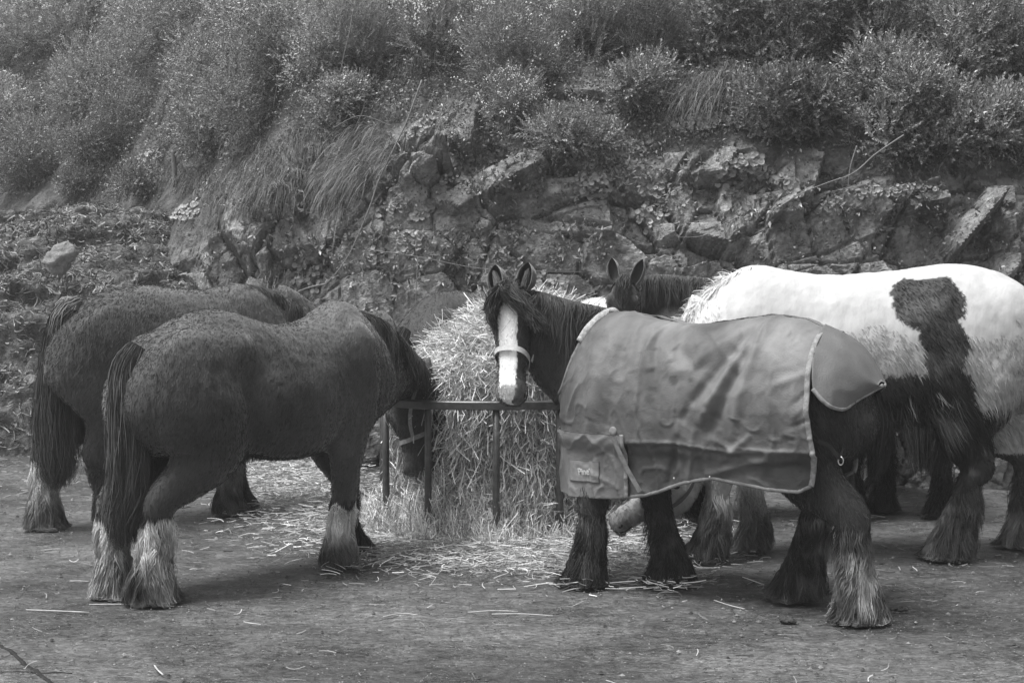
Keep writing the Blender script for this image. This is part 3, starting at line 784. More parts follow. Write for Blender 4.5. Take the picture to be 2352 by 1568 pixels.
F_.bundle([HF(.15, -.18, .06), HF(.18, -.26, .08), HF(.2, -.34, .08)], [.08, .09, .05], 500, .006, .05, 'shadow_fill_hair', K=6, clumps=16)  # hanging dark lock, added to fill the same shadowed gap under the jaw
# upright tufts of the mane along the crest
def tufts(hs, crest, n, L, tone, dirv, name, width=.006):
    Cq = resample(crest, 50); t = rng.random(n) * 48.9; i = t.astype(int); f = (t - i)[:, None]
    r = Cq[i] * (1 - f) + Cq[i + 1] * f + rng.normal(size=(n, 3)) * .012
    cd = rng.normal(size=(50, 3)) * .3; c = unit(np.asarray(dirv) + cd[i] + rng.normal(size=(n, 3)) * .15)
    LL = L * rng.uniform(.4, 1.2, n); s_ = np.linspace(0, 1, 5)[None, :, None]
    p = r[:, None] + c[:, None] * LL[:, None, None] * s_ + np.array([0, 0, -.5]) * LL[:, None, None] * s_ ** 2
    strands(curl(p, .006), width, tone=np.full(n, tone)).build(name, FUR, hs.root, tone=True)
tufts(F_, [F_.P(1690, 634), F_.P(1640, 667), F_.P(1600, 707), F_.P(1560, 755)], 420, .11, .6, (.6, .1, .55), 'mane')
# shaggy belly fringe
def fringe(hs, x0, x1, z, yw, n, L, tonef, name='belly_hair', width=.006):
    x = rng.uniform(x0, x1, n); y = yw * (rng.random(n) * 2 - 1) ** 1; zz = z(x) + .12 * (np.abs(y) / yw) ** 3
    r = np.stack([x, y, zz], 1); s_ = np.linspace(0, 1, 5)[None, :, None]
    LL = L * rng.uniform(.4, 1.2, n)
    cl = np.round(x * 22).astype(int) % 97; cd = np.random.RandomState(9).normal(size=(97, 3)) * .25
    d = unit(np.array([-.15, 0, -1.0]) + cd[cl] + rng.normal(size=(n, 3)) * .08)
    p = r[:, None] + d[:, None] * LL[:, None, None] * s_
    strands(curl(p, .006), width, tone=tonef(r)).build(name, FUR, hs.root, tone=True)
fringe(F_, -.62, .60, lambda x: .95 + 0 * x, .36, 3600, .17, lambda r: .05 + .06 * rng.random(len(r)))
fringe(A, -.15, .5, lambda x: .74 + 0 * x, .26, 1200, .06, lambda r: np.full(len(r), .03), width=.005)

# ======== D : the horse in the canvas rug, face to the camera
D_ = Horse('horse', 'dark horse with a white blaze, wearing a canvas rug and looking straight at the camera', (1.17, 7.78), 147.3)
DK = .024
D_.tone = lambda p: DK * (1 + .3 * nz1(p, 3))
D_.torso([(-.84, 1.08, .96, .08), (-.80, 1.20, .88, .17), (-.72, 1.32, .82, .24), (-.60, 1.43, .78, .29), (-.42, 1.50, .77, .32), (-.27, 1.525, .78, .33), (-.05, 1.49, .74, .34), (.2, 1.45, .69, .355), (.4, 1.49, .70, .33),
          (.56, 1.52, .72, .29), (.68, 1.52, .76, .25), (.82, 1.44, .82, .21), (.90, 1.33, .88, .15), (.95, 1.20, .94, .09)])
dkf = lambda lo, hi, z0=.1, z1=.3: (lambda p, u: lo + hi * np.clip(nz1(p, 11, 6), 0, 1))
D_.front_leg(.64, .16, .80, .17, k=1.0, tone_feather=dkf(.022, .05), feather=1.35, flen=.34)
D_.front_leg(.60, -.16, .38, -.15, k=1.0, tone_feather=dkf(.022, .08), feather=1.35, flen=.36)
D_.hind_leg(-.52, -.16, -.36, -.15, k=1.03, stifle=.12, wide=.75, tone_feather=dkf(.028, .16), feather=1.35, flen=.36)
D_.hind_leg(-.56, .16, -.84, .16, k=1.03, stifle=.12, hock=-.03, wide=.8, tone_feather=lambda p, u: np.where(p[:, 2] > .36, .035, .06 + .35 * np.clip(nz1(p, 11, 6) + .15, 0, 1)), feather=1.35, flen=.36)
D_.bump((-.46, .18, 1.06), (.26, .14, .30)); D_.bump((-.46, -.18, 1.06), (.26, .14, .30))
crD = [D_.P(1405, 716), D_.P(1345, 704), D_.P(1290, 690, .02), D_.P(1240, 676, .06), D_.W(1200, 668, 8.45)]
D_.neck([D_.P(1365, 850), D_.P(1318, 820), D_.P(1272, 785, .04), D_.W(1232, 752, 8.38), D_.W(1202, 728, 8.42)],
        [.31, .285, .24, .19, .15], [.13, .125, .12, .11, .09], [unit(np.array([-.45, 0, 1])), unit(np.array([-.40, 0, 1])), unit(np.array([-.25, 0, 1])), (0, 0, 1), (0, 0, 1)])
pD = D_.W(1180, 668, 8.36); mD = D_.W(1169, 926, 8.16)
fw = at(1180, 700, 8.3); dD = D_.loc(fw + np.array([-.36, -1, .10])) - D_.loc(fw)
D_.make_head(pD, mD, dD, k=1.22, ear=.14, ear_tilt=.02)
D_.finish(voxel=.011, disp=.004, fair=30, xmax=.5)
H = D_.head['H']; hdD = D_.head
def toneD(p):
    t = DK * (1 + .3 * nz1(p, 3))
    q = p - hdD['poll']; a = q @ hdD['A'] / hdD['L']; b = q @ hdD['D']; c = q @ hdD['S']
    n = nz1(p, 22, 4) * .006
    # blaze half width along the face
    hw_ = np.interp(a, [.04, .10, .2, .30, .42, .55, .70, .80, .88, .95, 1.0], [.0, .024, .054, .063, .056, .058, .050, .046, .052, .046, .015])
    front = (b > -.02) & (a > .03) & (a < 1.02) & (np.abs(c) < .13)
    bl = front & (np.abs(c) < hw_ + n) & (b > np.interp(np.abs(c), [0, .05, .1], [.0, .0, .03]) - .03)
    t = np.where(bl, .74, t)
    nose = (a > .86) & (a < .955) & (b > -.03) & (np.abs(c) < .060)
    t = np.where(nose & bl, .36, t)
    mz = (a > .80) & (a < 1.1) & (np.abs(c) < .14) & (b < .2) & (b > -.3) & ~bl
    t = np.where(mz, .07 + .05 * nz1(p, 30), t)
    return t
D_.tone = toneD
D_.body.data.attributes['tone'].data.foreach_set('value', toneD(D_.V).astype(np.float32))
def maskD(c):
    inrug = (c[:, 0] > -.6) & (c[:, 0] < .78) & (c[:, 2] > .72) & (np.abs(c[:, 1]) < .5)
    return ~inrug
a0 = hdD['poll'] - hdD['A'] * .1; 
def lenD(p):
    d = np.linalg.norm(p - hdD['poll'] - hdD['A'] * .3, axis=1); return np.where(d < .42, .45, 1.2)
D_.fur(60000, .026, .0034, mask=maskD, clump=.5, lenf=lenD, tonef=1.05, lift=.16)
D_.feathers(6500, .005)
D_.eyes(); D_.nostrils(); mouth_line(D_); D_.halter(STRAP, STRAP)
D_.mane([c + np.array([0, 0, .015]) for c in crD], D_.loc(at(1300, 700, 8.3) + np.array([.1, -1, 0])) - D_.loc(at(1300, 700, 8.3)), .34, 3400, .026, width=.006, out=.10, wild=.025)
fl = lambda pts, rad, n, tn, **k: D_.bundle(pts, rad, n, .0055, tn, 'forelock', K=9, clumps=12, wob=.03, **k)
fl([H(-.04, .03, 0), H(.03, .10, -.02), H(.14, .12, -.065), H(.26, .10, -.115), H(.36, .09, -.155)], [.04, .045, .045, .04, .02], 420, .04)
fl([H(-.04, .03, 0), H(.02, .10, .02), H(.12, .115, .055), H(.22, .10, .085), H(.32, .09, .10)], [.04, .045, .045, .04, .02], 420, .035)
fl([H(-.04, .03, -.01), H(.0, .10, 0), H(.06, .12, .0), H(.10, .11, -.01)], [.05, .05, .045, .02], 300, .04)
for sg in (0, 1):
    b0, dE, nE, sE, _ = hdD['ears'][sg]
    D_.bundle([b0 + dE * .02 + nE * .01, b0 + dE * .08 + nE * .012, b0 + dE * .13 + nE * .01], [.022, .022, .012], 120, .004, .12, 'ear_hair', K=5, clumps=6, wob=.005)
# hindquarter tail hanging below the rug flap
D_.bundle([(-.80, -.06, 1.15), (-.82, -.08, 1.0), (-.80, -.12, .85), (-.76, -.14, .70)], [.05, .06, .05, .02], 500, .006, .022, 'tail')
# ------------------------------------------------------------------ canvas rug worn by D_
CANVAS = mat('canvas', base=1.0, tone=True, rough=.62, spec=.3, noise=.16, nscale=9, noise2=.18, n2scale=3, bump=.5, bscale=120, bdist=.006)
BIND = mat('binding_tape', base=.21, rough=.75, noise=.5, nscale=40)
rugroot = empty('horse_rug', D_.base, D_.th)
tag(rugroot, 'stained grey canvas rug with pale binding over the back of the blazed horse', 'horse rug')
xt = [-.66, -.45, -.27, -.05, .2, .4, .56, .68, .80, .90, 1.0, 1.05]
zt_ = [1.455, 1.535, 1.555, 1.525, 1.485, 1.525, 1.555, 1.56, 1.50, 1.42, 1.30, 1.24]
xw = [-.66, -.4, 0, .3, .5, .65, .78, .88, .95, .99, 1.02]
ww_ = [.385, .40, .39, .385, .365, .335, .285, .225, .165, .11, .04]
hx = [-.66, -.62, -.55, -.3, -.07, .1, .25, .33, .46, .48, .80, 1.02]
hz = [.80, .70, .665, .675, .70, .66, .60, .575, .55, .545, .515, .52]
def seg(px0, py0, px1, py1, amp, w, y=.32):
    a, b = D_.P(px0, py0, y), D_.P(px1, py1, y)
    return (a[0], a[2], b[0], b[2], amp, w)
FOLDS = [seg(1440, 740, 1455, 900, .012, .03), seg(1475, 745, 1500, 850, .016, .03), seg(1515, 735, 1545, 830, .018, .035), seg(1500, 800, 1515, 880, -.015, .03),
         seg(1545, 800, 1600, 835, -.022, .045), seg(1600, 835, 1690, 765, .020, .035), seg(1690, 800, 1600, 925, -.026, .030), seg(1720, 790, 1640, 930, .022, .028),
         seg(1700, 850, 1655, 960, -.030, .030), seg(1740, 800, 1700, 960, .018, .03), seg(1790, 760, 1800, 950, .008, .06), seg(1850, 860, 1800, 880, .010, .02),
         seg(1855, 800, 1800, 772, -.012, .014), seg(1860, 900, 1835, 925, -.010, .012), seg(1860, 930, 1840, 950, .010, .012), seg(1862, 965, 1838, 975, -.01, .012),
         seg(1400, 800, 1350, 960, .012, .05), seg(1430, 800, 1400, 980, -.010, .035), seg(1660, 1080, 1780, 1045, .018, .02), seg(1670, 1050, 1720, 1010, .014, .016),
         seg(1560, 1020, 1540, 1090, -.022, .018), seg(1600, 1010, 1580, 1100, .012, .02), seg(1700, 1090, 1830, 1065, -.012, .02), seg(1830, 1010, 1845, 1080, .014, .025),
         seg(1345, 1030, 1400, 1000, .012, .015), seg(1330, 1075, 1400, 1110, .010, .015), seg(1345, 1060, 1405, 1030, -.010, .012), seg(1640, 760, 1590, 790, .012, .03)]
def foldf(x, z):
    f = 0 * x
    for (x0, z0, x1, z1, A_, w) in FOLDS:
        dx, dz = x1 - x0, z1 - z0; L2 = dx * dx + dz * dz
        t = np.clip(((x - x0) * dx + (z - z0) * dz) / L2, -.25, 1.25)
        d2 = (x - x0 - t * dx) ** 2 + (z - z0 - t * dz) ** 2
        f = f + A_ * np.exp(-d2 / w ** 2) * np.where((t < 0) | (t > 1), .6, 1)
    return f
def rug_point(x, v, sg):
    """v 0 top .. 1 hem"""
    zt = np.interp(x, xt, zt_); hw = np.interp(x, xw, ww_); zh = np.interp(x, hx, hz); zc = 1.06
    vs = .5
    ph = np.clip(v / vs, 0, 1) * math.pi / 2
    z1 = zc + (zt - zc) * np.cos(ph) ** .92; y1 = hw * np.sin(ph) ** .80
    t = np.clip((v - vs) / (1 - vs), 0, 1)
    z2 = zc + (zh - zc) * t; inset = .02 * t + .035 * sm(.86, .78, z2)
    y2 = hw * (1 - .04 * t) - np.minimum(inset, hw * .3)
    z = np.where(v < vs, z1, z2); y = np.where(v < vs, y1, y2)
    P = np.stack([x, y * sg, z], -1)
    return P
def xfront(v):   # front edge: crest at v 0, down the shoulder to the chest
    return np.interp(v, [0, .12, .25, .38, .47, .55, 1], [.69, .73, .80, .90, .985, 1.015, 1.01])
def xback(v): return np.interp(v, [0, .2, .5, .85, 1], [-.585, -.60, -.615, -.645, -.615])
NU, NV = 190, 110
def rug_grid(u0=0., u1=1., v0=0., v1=1., nu=NU, nv=NV, off=.0, fold=1.0, side=1):
    v = np.linspace(v0, v1, nv)[:, None] * np.ones((1, nu)); u = np.linspace(u0, u1, nu)[None] * np.ones((nv, 1))
    u2 = 1 - (1 - u) ** 1.0
    x = xback(v) + (xfront(v) - xback(v)) * (1 - (1 - u2) ** 1.25)
    P = rug_point(x, v, side)
    gu = np.gradient(P, axis=1); gv = np.gradient(P, axis=0); Nn = unit(np.cross(gu, gv))
    Nn = Nn * np.sign((Nn * np.stack([0 * x + (x > .9) * .5, side * (1.0 + 0 * x), .8 + 0 * x], -1)).sum(-1, keepdims=True))
    d = foldf(x, P[..., 2]) * fold * np.clip(P[..., 1] * side / .15, .25, 1)
    q = np.stack([x, P[..., 2], 0 * x + side * 3], -1).reshape(-1, 3)
    hang = np.clip((1.35 - P[..., 2]) / .5, 0, 1)
    nfold = vnoise(q * np.array([7, 1.6, 1]), 41).reshape(x.shape) * .010 + vnoise(q * np.array([17, 6, 1]), 42).reshape(x.shape) * .0035 + vnoise(q * 3, 44).reshape(x.shape) * .008
    rdg = 1 - np.abs(vnoise(q * np.array([5.5, 3.2, 1]) + .5 * vnoise(q * 3, 50)[:, None], 46).reshape(x.shape)); rdg2 = 1 - np.abs(vnoise(q * np.array([13, 9, 1]) + .5 * vnoise(q * 6, 51)[:, None], 47).reshape(x.shape))
    d = d + nfold * (.35 + .65 * hang) + .013 * rdg ** 9 + .007 * rdg2 ** 8 * (.4 + hang) + .0025 * (1 - np.abs(vnoise(q * np.array([34, 22, 1]) + .6 * vnoise(q * 9, 52)[:, None], 48).reshape(x.shape))) ** 6
    # seam ridge near the hem
    sz = .865 + .01 * np.sin(x * 9)
    if off == 0: d = d + .006 * np.exp(-((P[..., 2] - sz) / .010) ** 2) * (x < .46) - .012 * np.exp(-((P[..., 2] - sz + .025) / .016) ** 2) * (x < .46)
    return P + Nn * (d + off)[..., None], x
def grid_faces(nv, nu):
    i = np.arange(nv - 1)[:, None] * nu; j = np.arange(nu - 1)[None]
    return np.stack([i + j, i + j + 1, i + nu + j + 1, i + nu + j], -1).reshape(-1, 4)
def thick(P, th=.004):
    gu = np.gradient(P, axis=1); gv = np.gradient(P, axis=0); Nn = unit(np.cross(gu, gv))
    nv, nu, _ = P.shape
    V = np.concatenate([P.reshape(-1, 3), (P - Nn * th).reshape(-1, 3)]); F = grid_faces(nv, nu); F2 = F[:, ::-1] + nv * nu
    e = []
    for a in (np.arange(nu), np.arange(nu) + (nv - 1) * nu, np.arange(nv) * nu, np.arange(nv) * nu + nu - 1):
        e.append(np.stack([a[:-1], a[1:], a[1:] + nv * nu, a[:-1] + nv * nu], 1))
    return V, [np.concatenate([F, F2] + e)]
def rug_tone(V):
    x, z = V[:, 0], V[:, 2]
    t = .135 + .05 * fbm(np.stack([x * 4, z * 4, 0 * x], 1), 4, 77) + .02 * fbm(np.stack([x * 16, z * 16, 0 * x], 1), 3, 78)
    for (px, py, r, a) in ((1551, 873, .030, .45), (1495, 915, .030, .3), (1590, 870, .016, .35), (1520, 925, .05, .12), (1640, 985, .10, .2), (1500, 1000, .08, .15), (1750, 975, .07, .15), (1420, 950, .06, .18), (1800, 900, .05, .14), (1600, 940, .07, .16), (1350, 1000, .05, .2), (1850, 1060, .05, .25), (1460, 860, .035, .14)):
        c = D_.P(px, py, .36); d = np.hypot(x - c[0], (z - c[2]) * 1.1) + .008 * vnoise(V * 40, 3)
        t = t * (1 - a * sm(r * 1.15, r * .85, d))
    t = t * (1 - .30 * sm(.88, .84, z) * (x < .47)) * (1 - .1 * sm(1.1, .9, z))  # shadow below the seam and down the sides painted into the canvas tone
    t = t * (1 + .5 * sm(.012, .004, np.abs(z - .865 - .01 * np.sin(x * 9))) * (x < .46) * np.clip(vnoise(V * 60, 8) + .3, 0, 1))
    return t
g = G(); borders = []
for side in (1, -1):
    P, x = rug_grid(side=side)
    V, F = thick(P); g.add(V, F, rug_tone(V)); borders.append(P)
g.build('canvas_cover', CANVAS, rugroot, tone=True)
def band(path, w, name, m=BIND, th=.010, U=(0, 1, 0), n=8):
    gg = G(); gg.add(*tube(path, w, th, U, n)); return gg.build(name, m, rugroot)
for P in borders:
    band(P[:, 0], .016, 'back_binding', U=(1, 0, 0), th=.007)
    band(P[::3, -1][: int(len(P[::3]) * .52)], .012, 'front_binding', U=(0, 0, 1), th=.006)
    band(P[-1, :112], .010, 'hem_binding', U=(0, 0, 1), th=.006, m=mat('dull_tape', base=.17, rough=.75, noise=.4, nscale=40))
# padded collar at the withers: a wide pale fluffy band
P = borders[0]
cv = [P[0, -1], P[6, -1], P[12, -1], P[20, -1], P[27, -1]]
Pm = borders[1]
path = resample([Pm[12, -1], Pm[6, -1]] + cv, 30) + np.array([.004, 0, .012])
gg = G(); gg.add(*tube(path, .022, .012, (1, 0, .8), 12)); colr = gg.build('fleece_collar', mat('fleece', base=.36, rough=.9, noise=.45, nscale=60, bump=.8, bscale=90), rugroot)
# front flap with the embroidered patch
v0, v1 = .655, 1.0
P, x = rug_grid(u0=.57, u1=1.0, v0=v0, v1=1.03, nu=70, nv=60, off=.016, fold=.6)
keep = x[-1] > .47
V, F = thick(P); g = G(); g.add(V, F, .15 + .03 * fbm(V * 5, 3, 9)); flap = g.build('front_flap', CANVAS, rugroot, tone=True)
b1 = np.concatenate([P[:, 0]]); band(b1, .013, 'flap_binding', U=(1, 0, 0), th=.006)
band(P[-1], .008, 'flap_binding', U=(0, 0, 1), th=.006, m=MATS['dull_tape'])
# patch with raised lettering
def on_flap(a, b):   # a 0..1 rear to front, b 0..1 top to bottom
    i, j = b * (P.shape[0] - 1), a * (P.shape[1] - 1)
    i0, j0 = int(min(i, P.shape[0] - 2)), int(min(j, P.shape[1] - 2)); fi, fj = i - i0, j - j0
    return (P[i0, j0] * (1 - fi) * (1 - fj) + P[i0 + 1, j0] * fi * (1 - fj) + P[i0, j0 + 1] * (1 - fi) * fj + P[i0 + 1, j0 + 1] * fi * fj)
nP = 24; pa, pb = np.linspace(.26, .62, nP), np.linspace(.40, .70, nP)
PP = np.array([[on_flap(a, b) for a in pa] for b in pb]); gn = unit(np.cross(np.gradient(PP, axis=1), np.gradient(PP, axis=0)))
gn = gn * np.sign(gn[..., 1:2]); V, F = thick(PP + gn * .006, .005)
g = G(); g.add(V, F, .20 + .04 * fbm(V * 60, 2, 5)); patch = g.build('logo_patch', CANVAS, rugroot, tone=True)
fc = bpy.data.curves.new('lettering', 'FONT'); fc.body = 'Pinei'; fc.size = .052; fc.extrude = .0015; fc.align_x = 'CENTER'; fc.align_y = 'CENTER'; fc.offset = .0012
fo = bpy.data.objects.new('lettering', fc); COL.objects.link(fo); bpy.context.view_layer.update()
tm = bpy.data.meshes.new_from_object(fo.evaluated_get(bpy.context.evaluated_depsgraph_get())); bpy.data.objects.remove(fo)
lt = bpy.data.objects.new('lettering', tm); COL.objects.link(lt); lt.parent = patch
c0 = PP[nP // 2, nP // 2] + gn[nP // 2, nP // 2] * .012; xr = unit(PP[nP // 2, 0] - PP[nP // 2, -1]); nn_ = gn[nP // 2, nP // 2]
# writing reads left to right as the camera sees it: towards the rear of the horse
yr = unit(np.cross(nn_, xr)); 
lt.matrix_local = Matrix(((xr[0], yr[0], nn_[0], c0[0]), (xr[1], yr[1], nn_[1], c0[1]), (xr[2], yr[2], nn_[2], c0[2]), (0, 0, 0, 1)))
tm.materials.clear(); tm.materials.append(mat('stitch_thread', base=.6, rough=.6))
# loop button at the top of the slit and the diagonal strap
q0 = D_.P(1408, 990, .37); g = G(); g.add(*ball(q0, (.024, .008, .026), 12, 8)); g.build('slit_tab', BIND, rugroot)
s0, s1, s2 = D_.P(1410, 1003, .365), D_.P(1440, 1070, .35), D_.P(1472, 1128, .34)
D_.strap(resample([s0, s1, s2], 12) + np.array([0, .012, 0]), (1, 0, 0), .026, 'slit_strap', mat('dull_tape'), parent=rugroot)
# surcingle pieces and snaps
for (px, py) in ((1632, 985), (1716, 990), (1760, 992), (1548, 1098), (1630, 1095)):
    q = D_.P(px, py, .36); g = G(); g.add(*ball(q + np.array([0, .0, 0]), (.018, .008, .014) if py < 1050 else (.006, .006, .006), 10, 6)); g.build('buckle', BIND if py < 1050 else METAL, rugroot)
# tail flap
top = [(-.57, 0, 1.515), (-.68, 0, 1.46), (-.78, 0, 1.36), (-.87, 0, 1.22)]
bot = [D_.P(1866, 890, .37), D_.P(1898, 925, .35), D_.P(1938, 938, .25), D_.P(1975, 915, .14), (-.885, .02, 1.20)]
mid = [(-.60, .235, 1.41), (-.71, .22, 1.345), (-.80, .165, 1.275), (-.875, .07, 1.205)]
g = G(); tf_edges = []
for side in (1, -1):
    n1_, n2_ = 40, 40
    a, b, c = resample(top, n2_), resample(mid, n2_), resample(bot, n2_)
    t = np.linspace(0, 1, n1_)[:, None, None]
    w0, w1, w2 = 2 * (t - .5) * (t - 1), 4 * t * (1 - t), 2 * t * (t - .5)
    S = a * w0 + b * w1 + c * w2
    S[..., 1] += .012 * (1 - np.abs(vnoise(S.reshape(-1, 3) * np.array([9, 5, 7]), 63).reshape(n1_, n2_))) ** 5; S[..., 2] += .008 * vnoise(S.reshape(-1, 3) * np.array([9, 9, 5]), 61).reshape(n1_, n2_); S[..., 1] += .008 * vnoise(S.reshape(-1, 3) * 8, 62).reshape(n1_, n2_)
    S = S * np.array([1, side, 1])
    V, F = thick(S); g.add(V, F, .13 + .03 * fbm(V * 5, 3, 19)); tf_edges.append(S)
tfl = g.build('tail_flap', CANVAS, rugroot, tone=True)
for S in tf_edges: band(S[-1], .011, 'flap_binding', U=(0, 0, 1), th=.006)
# leg strap hanging behind the rug
D_.strap(resample([D_.P(1878, 1012, .33), D_.P(1905, 1025, .31), D_.P(1930, 1050, .28), D_.P(1938, 1010, .15)], 14), (0, .3, 1), .022, 'leg_strap', mat('black_strap', base=.02, rough=.5), parent=rugroot)
g = G(); q = D_.P(1931, 1058, .28); g.add(*tube([q + np.array([0, .0, .0]) + .014 * np.array([math.cos(a), 0, 1.5 * math.sin(a)]) for a in np.linspace(0, 6.283, 12)], .003, .003, (0, 1, 0), 6, cap=False)); g.build('snap_hook', METAL, rugroot)
# ------------------------------------------------------------------ feeder ring and hay
RC = np.array([-.10, 10.16]); RR_ = .87
STEEL = mat('painted_steel', base=.05, rough=.36, spec=.5, noise=.5, nscale=14, noise2=.3, n2scale=30, bump=.2, bscale=60)
fr = empty('hay_feeder', (RC[0], RC[1], 0)); tag(fr, 'dark steel ring feeder on tubular legs standing round the hay bale', 'hay feeder')
n = 96; th = np.linspace(0, 2 * math.pi, n, endpoint=False)
def ring_sec(secs, name):
    V = []; 
    for t in th:
        wob = .006 * math.sin(3 * t)
        for (dr, z) in secs: V.append([(RR_ + dr) * math.cos(t), (RR_ + dr) * math.sin(t), z + wob])
    m = len(secs); V = np.array(V); i = (np.arange(n) * m)[:, None]; i2 = (np.roll(np.arange(n), -1) * m)[:, None]; j = np.arange(m)[None]; k = (j + 1) % m
    Q = np.stack([i + j, i2 + j, i2 + k, i + k], -1).reshape(-1, 4)
    return mk(name, V, [Q], STEEL, fr, smooth=False)
rl = ring_sec([(.010, .885), (.014, .89), (.014, .935), (.008, .942), (-.028, .944), (-.032, .936), (-.030, .928), (.0, .926), (-.002, .885)], 'top_rail')
for k in range(11):
    a = math.radians(237 + 360 / 11 * k + (0, 0, -3, 0, 0, 3, 0, -2, 0, 0, -1)[k])
    x, y = .845 * math.cos(a), .845 * math.sin(a); lx, ly = .012 * math.cos(a * 5), .01
    g = G(); g.add(*tube([(x + lx, y + ly, -.0), (x + lx, y + ly, .012), (x, y, .5), (x, y, .93)], .024, .024, (1, 0, 0), 14))
    g.build('leg', STEEL, fr)

HAYC = mat('hay_core', base=.10, rough=.9, noise=.6, nscale=14, bump=1, bscale=30, bdist=.03)
HAY = mat('hay_straw', base=1.0, tone=True, rough=.6, spec=.25, island=.6, trans=.12)
# core
m_, n_ = 60, 90
zz = np.linspace(0, 1, m_)
prof_r = np.interp(zz, [0, .06, .15, .30, .5, .66, .78, .88, .95, 1.0], [1.02, .92, .80, .70, .66, .67, .62, .47, .27, .0])
prof_z = np.interp(zz, [0, .15, .30, .5, .66, .78, .88, .95, 1.0], [-.02, .08, .30, .66, 1.04, 1.26, 1.41, 1.49, 1.51])
tt = np.arange(n_) * 2 * math.pi / n_
P = np.stack([prof_r[:, None] * np.cos(tt), prof_r[:, None] * np.sin(tt), prof_z[:, None] + 0 * tt], -1)
# rounder on the right, dips on the left shoulder and a hollow eaten out of the front
Pf = P.reshape(-1, 3)
d = .07 * fbm(Pf * 3.2, 3, 51) + .03 * fbm(Pf * 9, 2, 52)
rad = unit(Pf * np.array([1, 1, .35]))
hol = np.exp(-(((Pf[:, 0] + .12) / .15) ** 2 + ((Pf[:, 2] - .62) / .24) ** 2)) * (Pf[:, 1] < 0) * .20
hol2 = np.exp(-(((Pf[:, 0] + .50) / .18) ** 2 + ((Pf[:, 1] + .40) / .2) ** 2 + ((Pf[:, 2] - .75) / .32) ** 2)) * .20
Pf = Pf + rad * (d - hol - hol2)[:, None]
Pf[:, 2] += np.where(Pf[:, 2] > .9, (np.where(Pf[:, 0] < .0, Pf[:, 0] * .42, Pf[:, 0] * .15) + .02) * (Pf[:, 2] - .9) / .5, 0)
Pf[:, 2] = np.maximum(Pf[:, 2], -.02)
i = np.arange(m_ - 1)[:, None] * n_; j = np.arange(n_)[None]; k = (j + 1) % n_
Q = np.stack([i + j, i + k, i + n_ + k, i + n_ + j], -1).reshape(-1, 4)
bale = empty('hay_bale', (RC[0], RC[1], 0)); tag(bale, 'big loose pile of pale hay heaped inside the steel ring feeder', 'hay bale')
mk('hay_core', Pf, [Q], HAYC, bale)
T3 = np.concatenate([Q[:, :3], Q[:, [0, 2, 3]]])
cen = Pf[T3].mean(1); wt = np.where(cen[:, 1] < .25, 1, .25) * np.where(cen[:, 2] > 1.0, 1.3, 1)
N_ = 46000
Pp, Nn, _ = sample_tris(Pf, T3, N_, wt)
topm = sm(.95, 1.15, Pp[:, 2])[:, None]
dr = unit((1 - topm) * (np.array([0, 0, -1.0]) + rng.normal(size=(N_, 3)) * .42) + topm * (rng.normal(size=(N_, 3)) * np.array([1, 1, .35])) + Nn * .16)
L = rng.uniform(.07, .28, N_) * (1 + .2 * (Pp[:, 2] < .9))
s_ = np.linspace(0, 1, 6)[None, :, None]
bend = rng.normal(size=(N_, 3)) * .9
out = rng.uniform(.0, .045, N_)[:, None] * Nn
p = (Pp + out)[:, None] + dr[:, None] * L[:, None, None] * (s_ - .3) + (bend * L[:, None])[:, None] * (s_ - .5) ** 2 + np.array([0, 0, -.25]) * L[:, None, None] * s_ ** 2
p[:, :, 2] = np.maximum(p[:, :, 2], .004)
ok = ~((Pp[:, 0] < -.30) & (Pp[:, 1] < 0) & (Pp[:, 2] > .40) & (Pp[:, 2] < 1.10) & (rng.random(N_) < .9))
ok &= (np.hypot(p[:, :, 0], p[:, :, 1]).max(1) < .84) | (p[:, :, 2].max(1) < .3) 
p, Pp = p[ok], Pp[ok]; N_ = len(p)
tn = .60 * (1 + .25 * vnoise(Pp * 7, 6)) * rng.uniform(.6, 1.25, N_)
strands(curl(p, .016, 5), .0045 * rng.uniform(.6, 1.5, N_), taper=False, tone=tn).build('hay_strands', HAY, bale, tone=True)

# loose hay spread on the ground round the feeder
def ground_straw(n, px0, px1, py0, py1, dens, L, w, tone, lift=.012, K=5):
    out = []
    pts = []
    while len(pts) < n:
        Y = rng.uniform(5.2, 14, 4000); X = rng.uniform(-6, 6, 4000)
        ppx = CX + X / Y * FPX; ppy = 640 + EYE * FPX / Y
        d = dens(ppx, ppy)
        k = rng.random(4000) < d
        pts += list(np.stack([X, Y], 1)[k])
    pts = np.array(pts[:n])
    a = rng.uniform(0, 6.283, n); LL = L * rng.uniform(.35, 1.4, n)
    s_ = (np.linspace(0, 1, K) - .5)[None, :, None]
    d = np.stack([np.cos(a), np.sin(a), rng.normal(size=n) * .10], 1)
    c = np.stack([-np.sin(a), np.cos(a), rng.normal(size=n) * .3], 1) * rng.normal(size=(n, 1)) * .5
    p = np.column_stack([pts, lift * rng.random(n) + .006])[:, None] + d[:, None] * LL[:, None, None] * s_ + (c * LL[:, None])[:, None] * (s_ ** 2 - .1)
    p[:, :, 2] = np.abs(p[:, :, 2]) + .003
    return strands(p, w * rng.uniform(.6, 1.4, n), taper=False, tone=tone * rng.uniform(.6, 1.3, n))
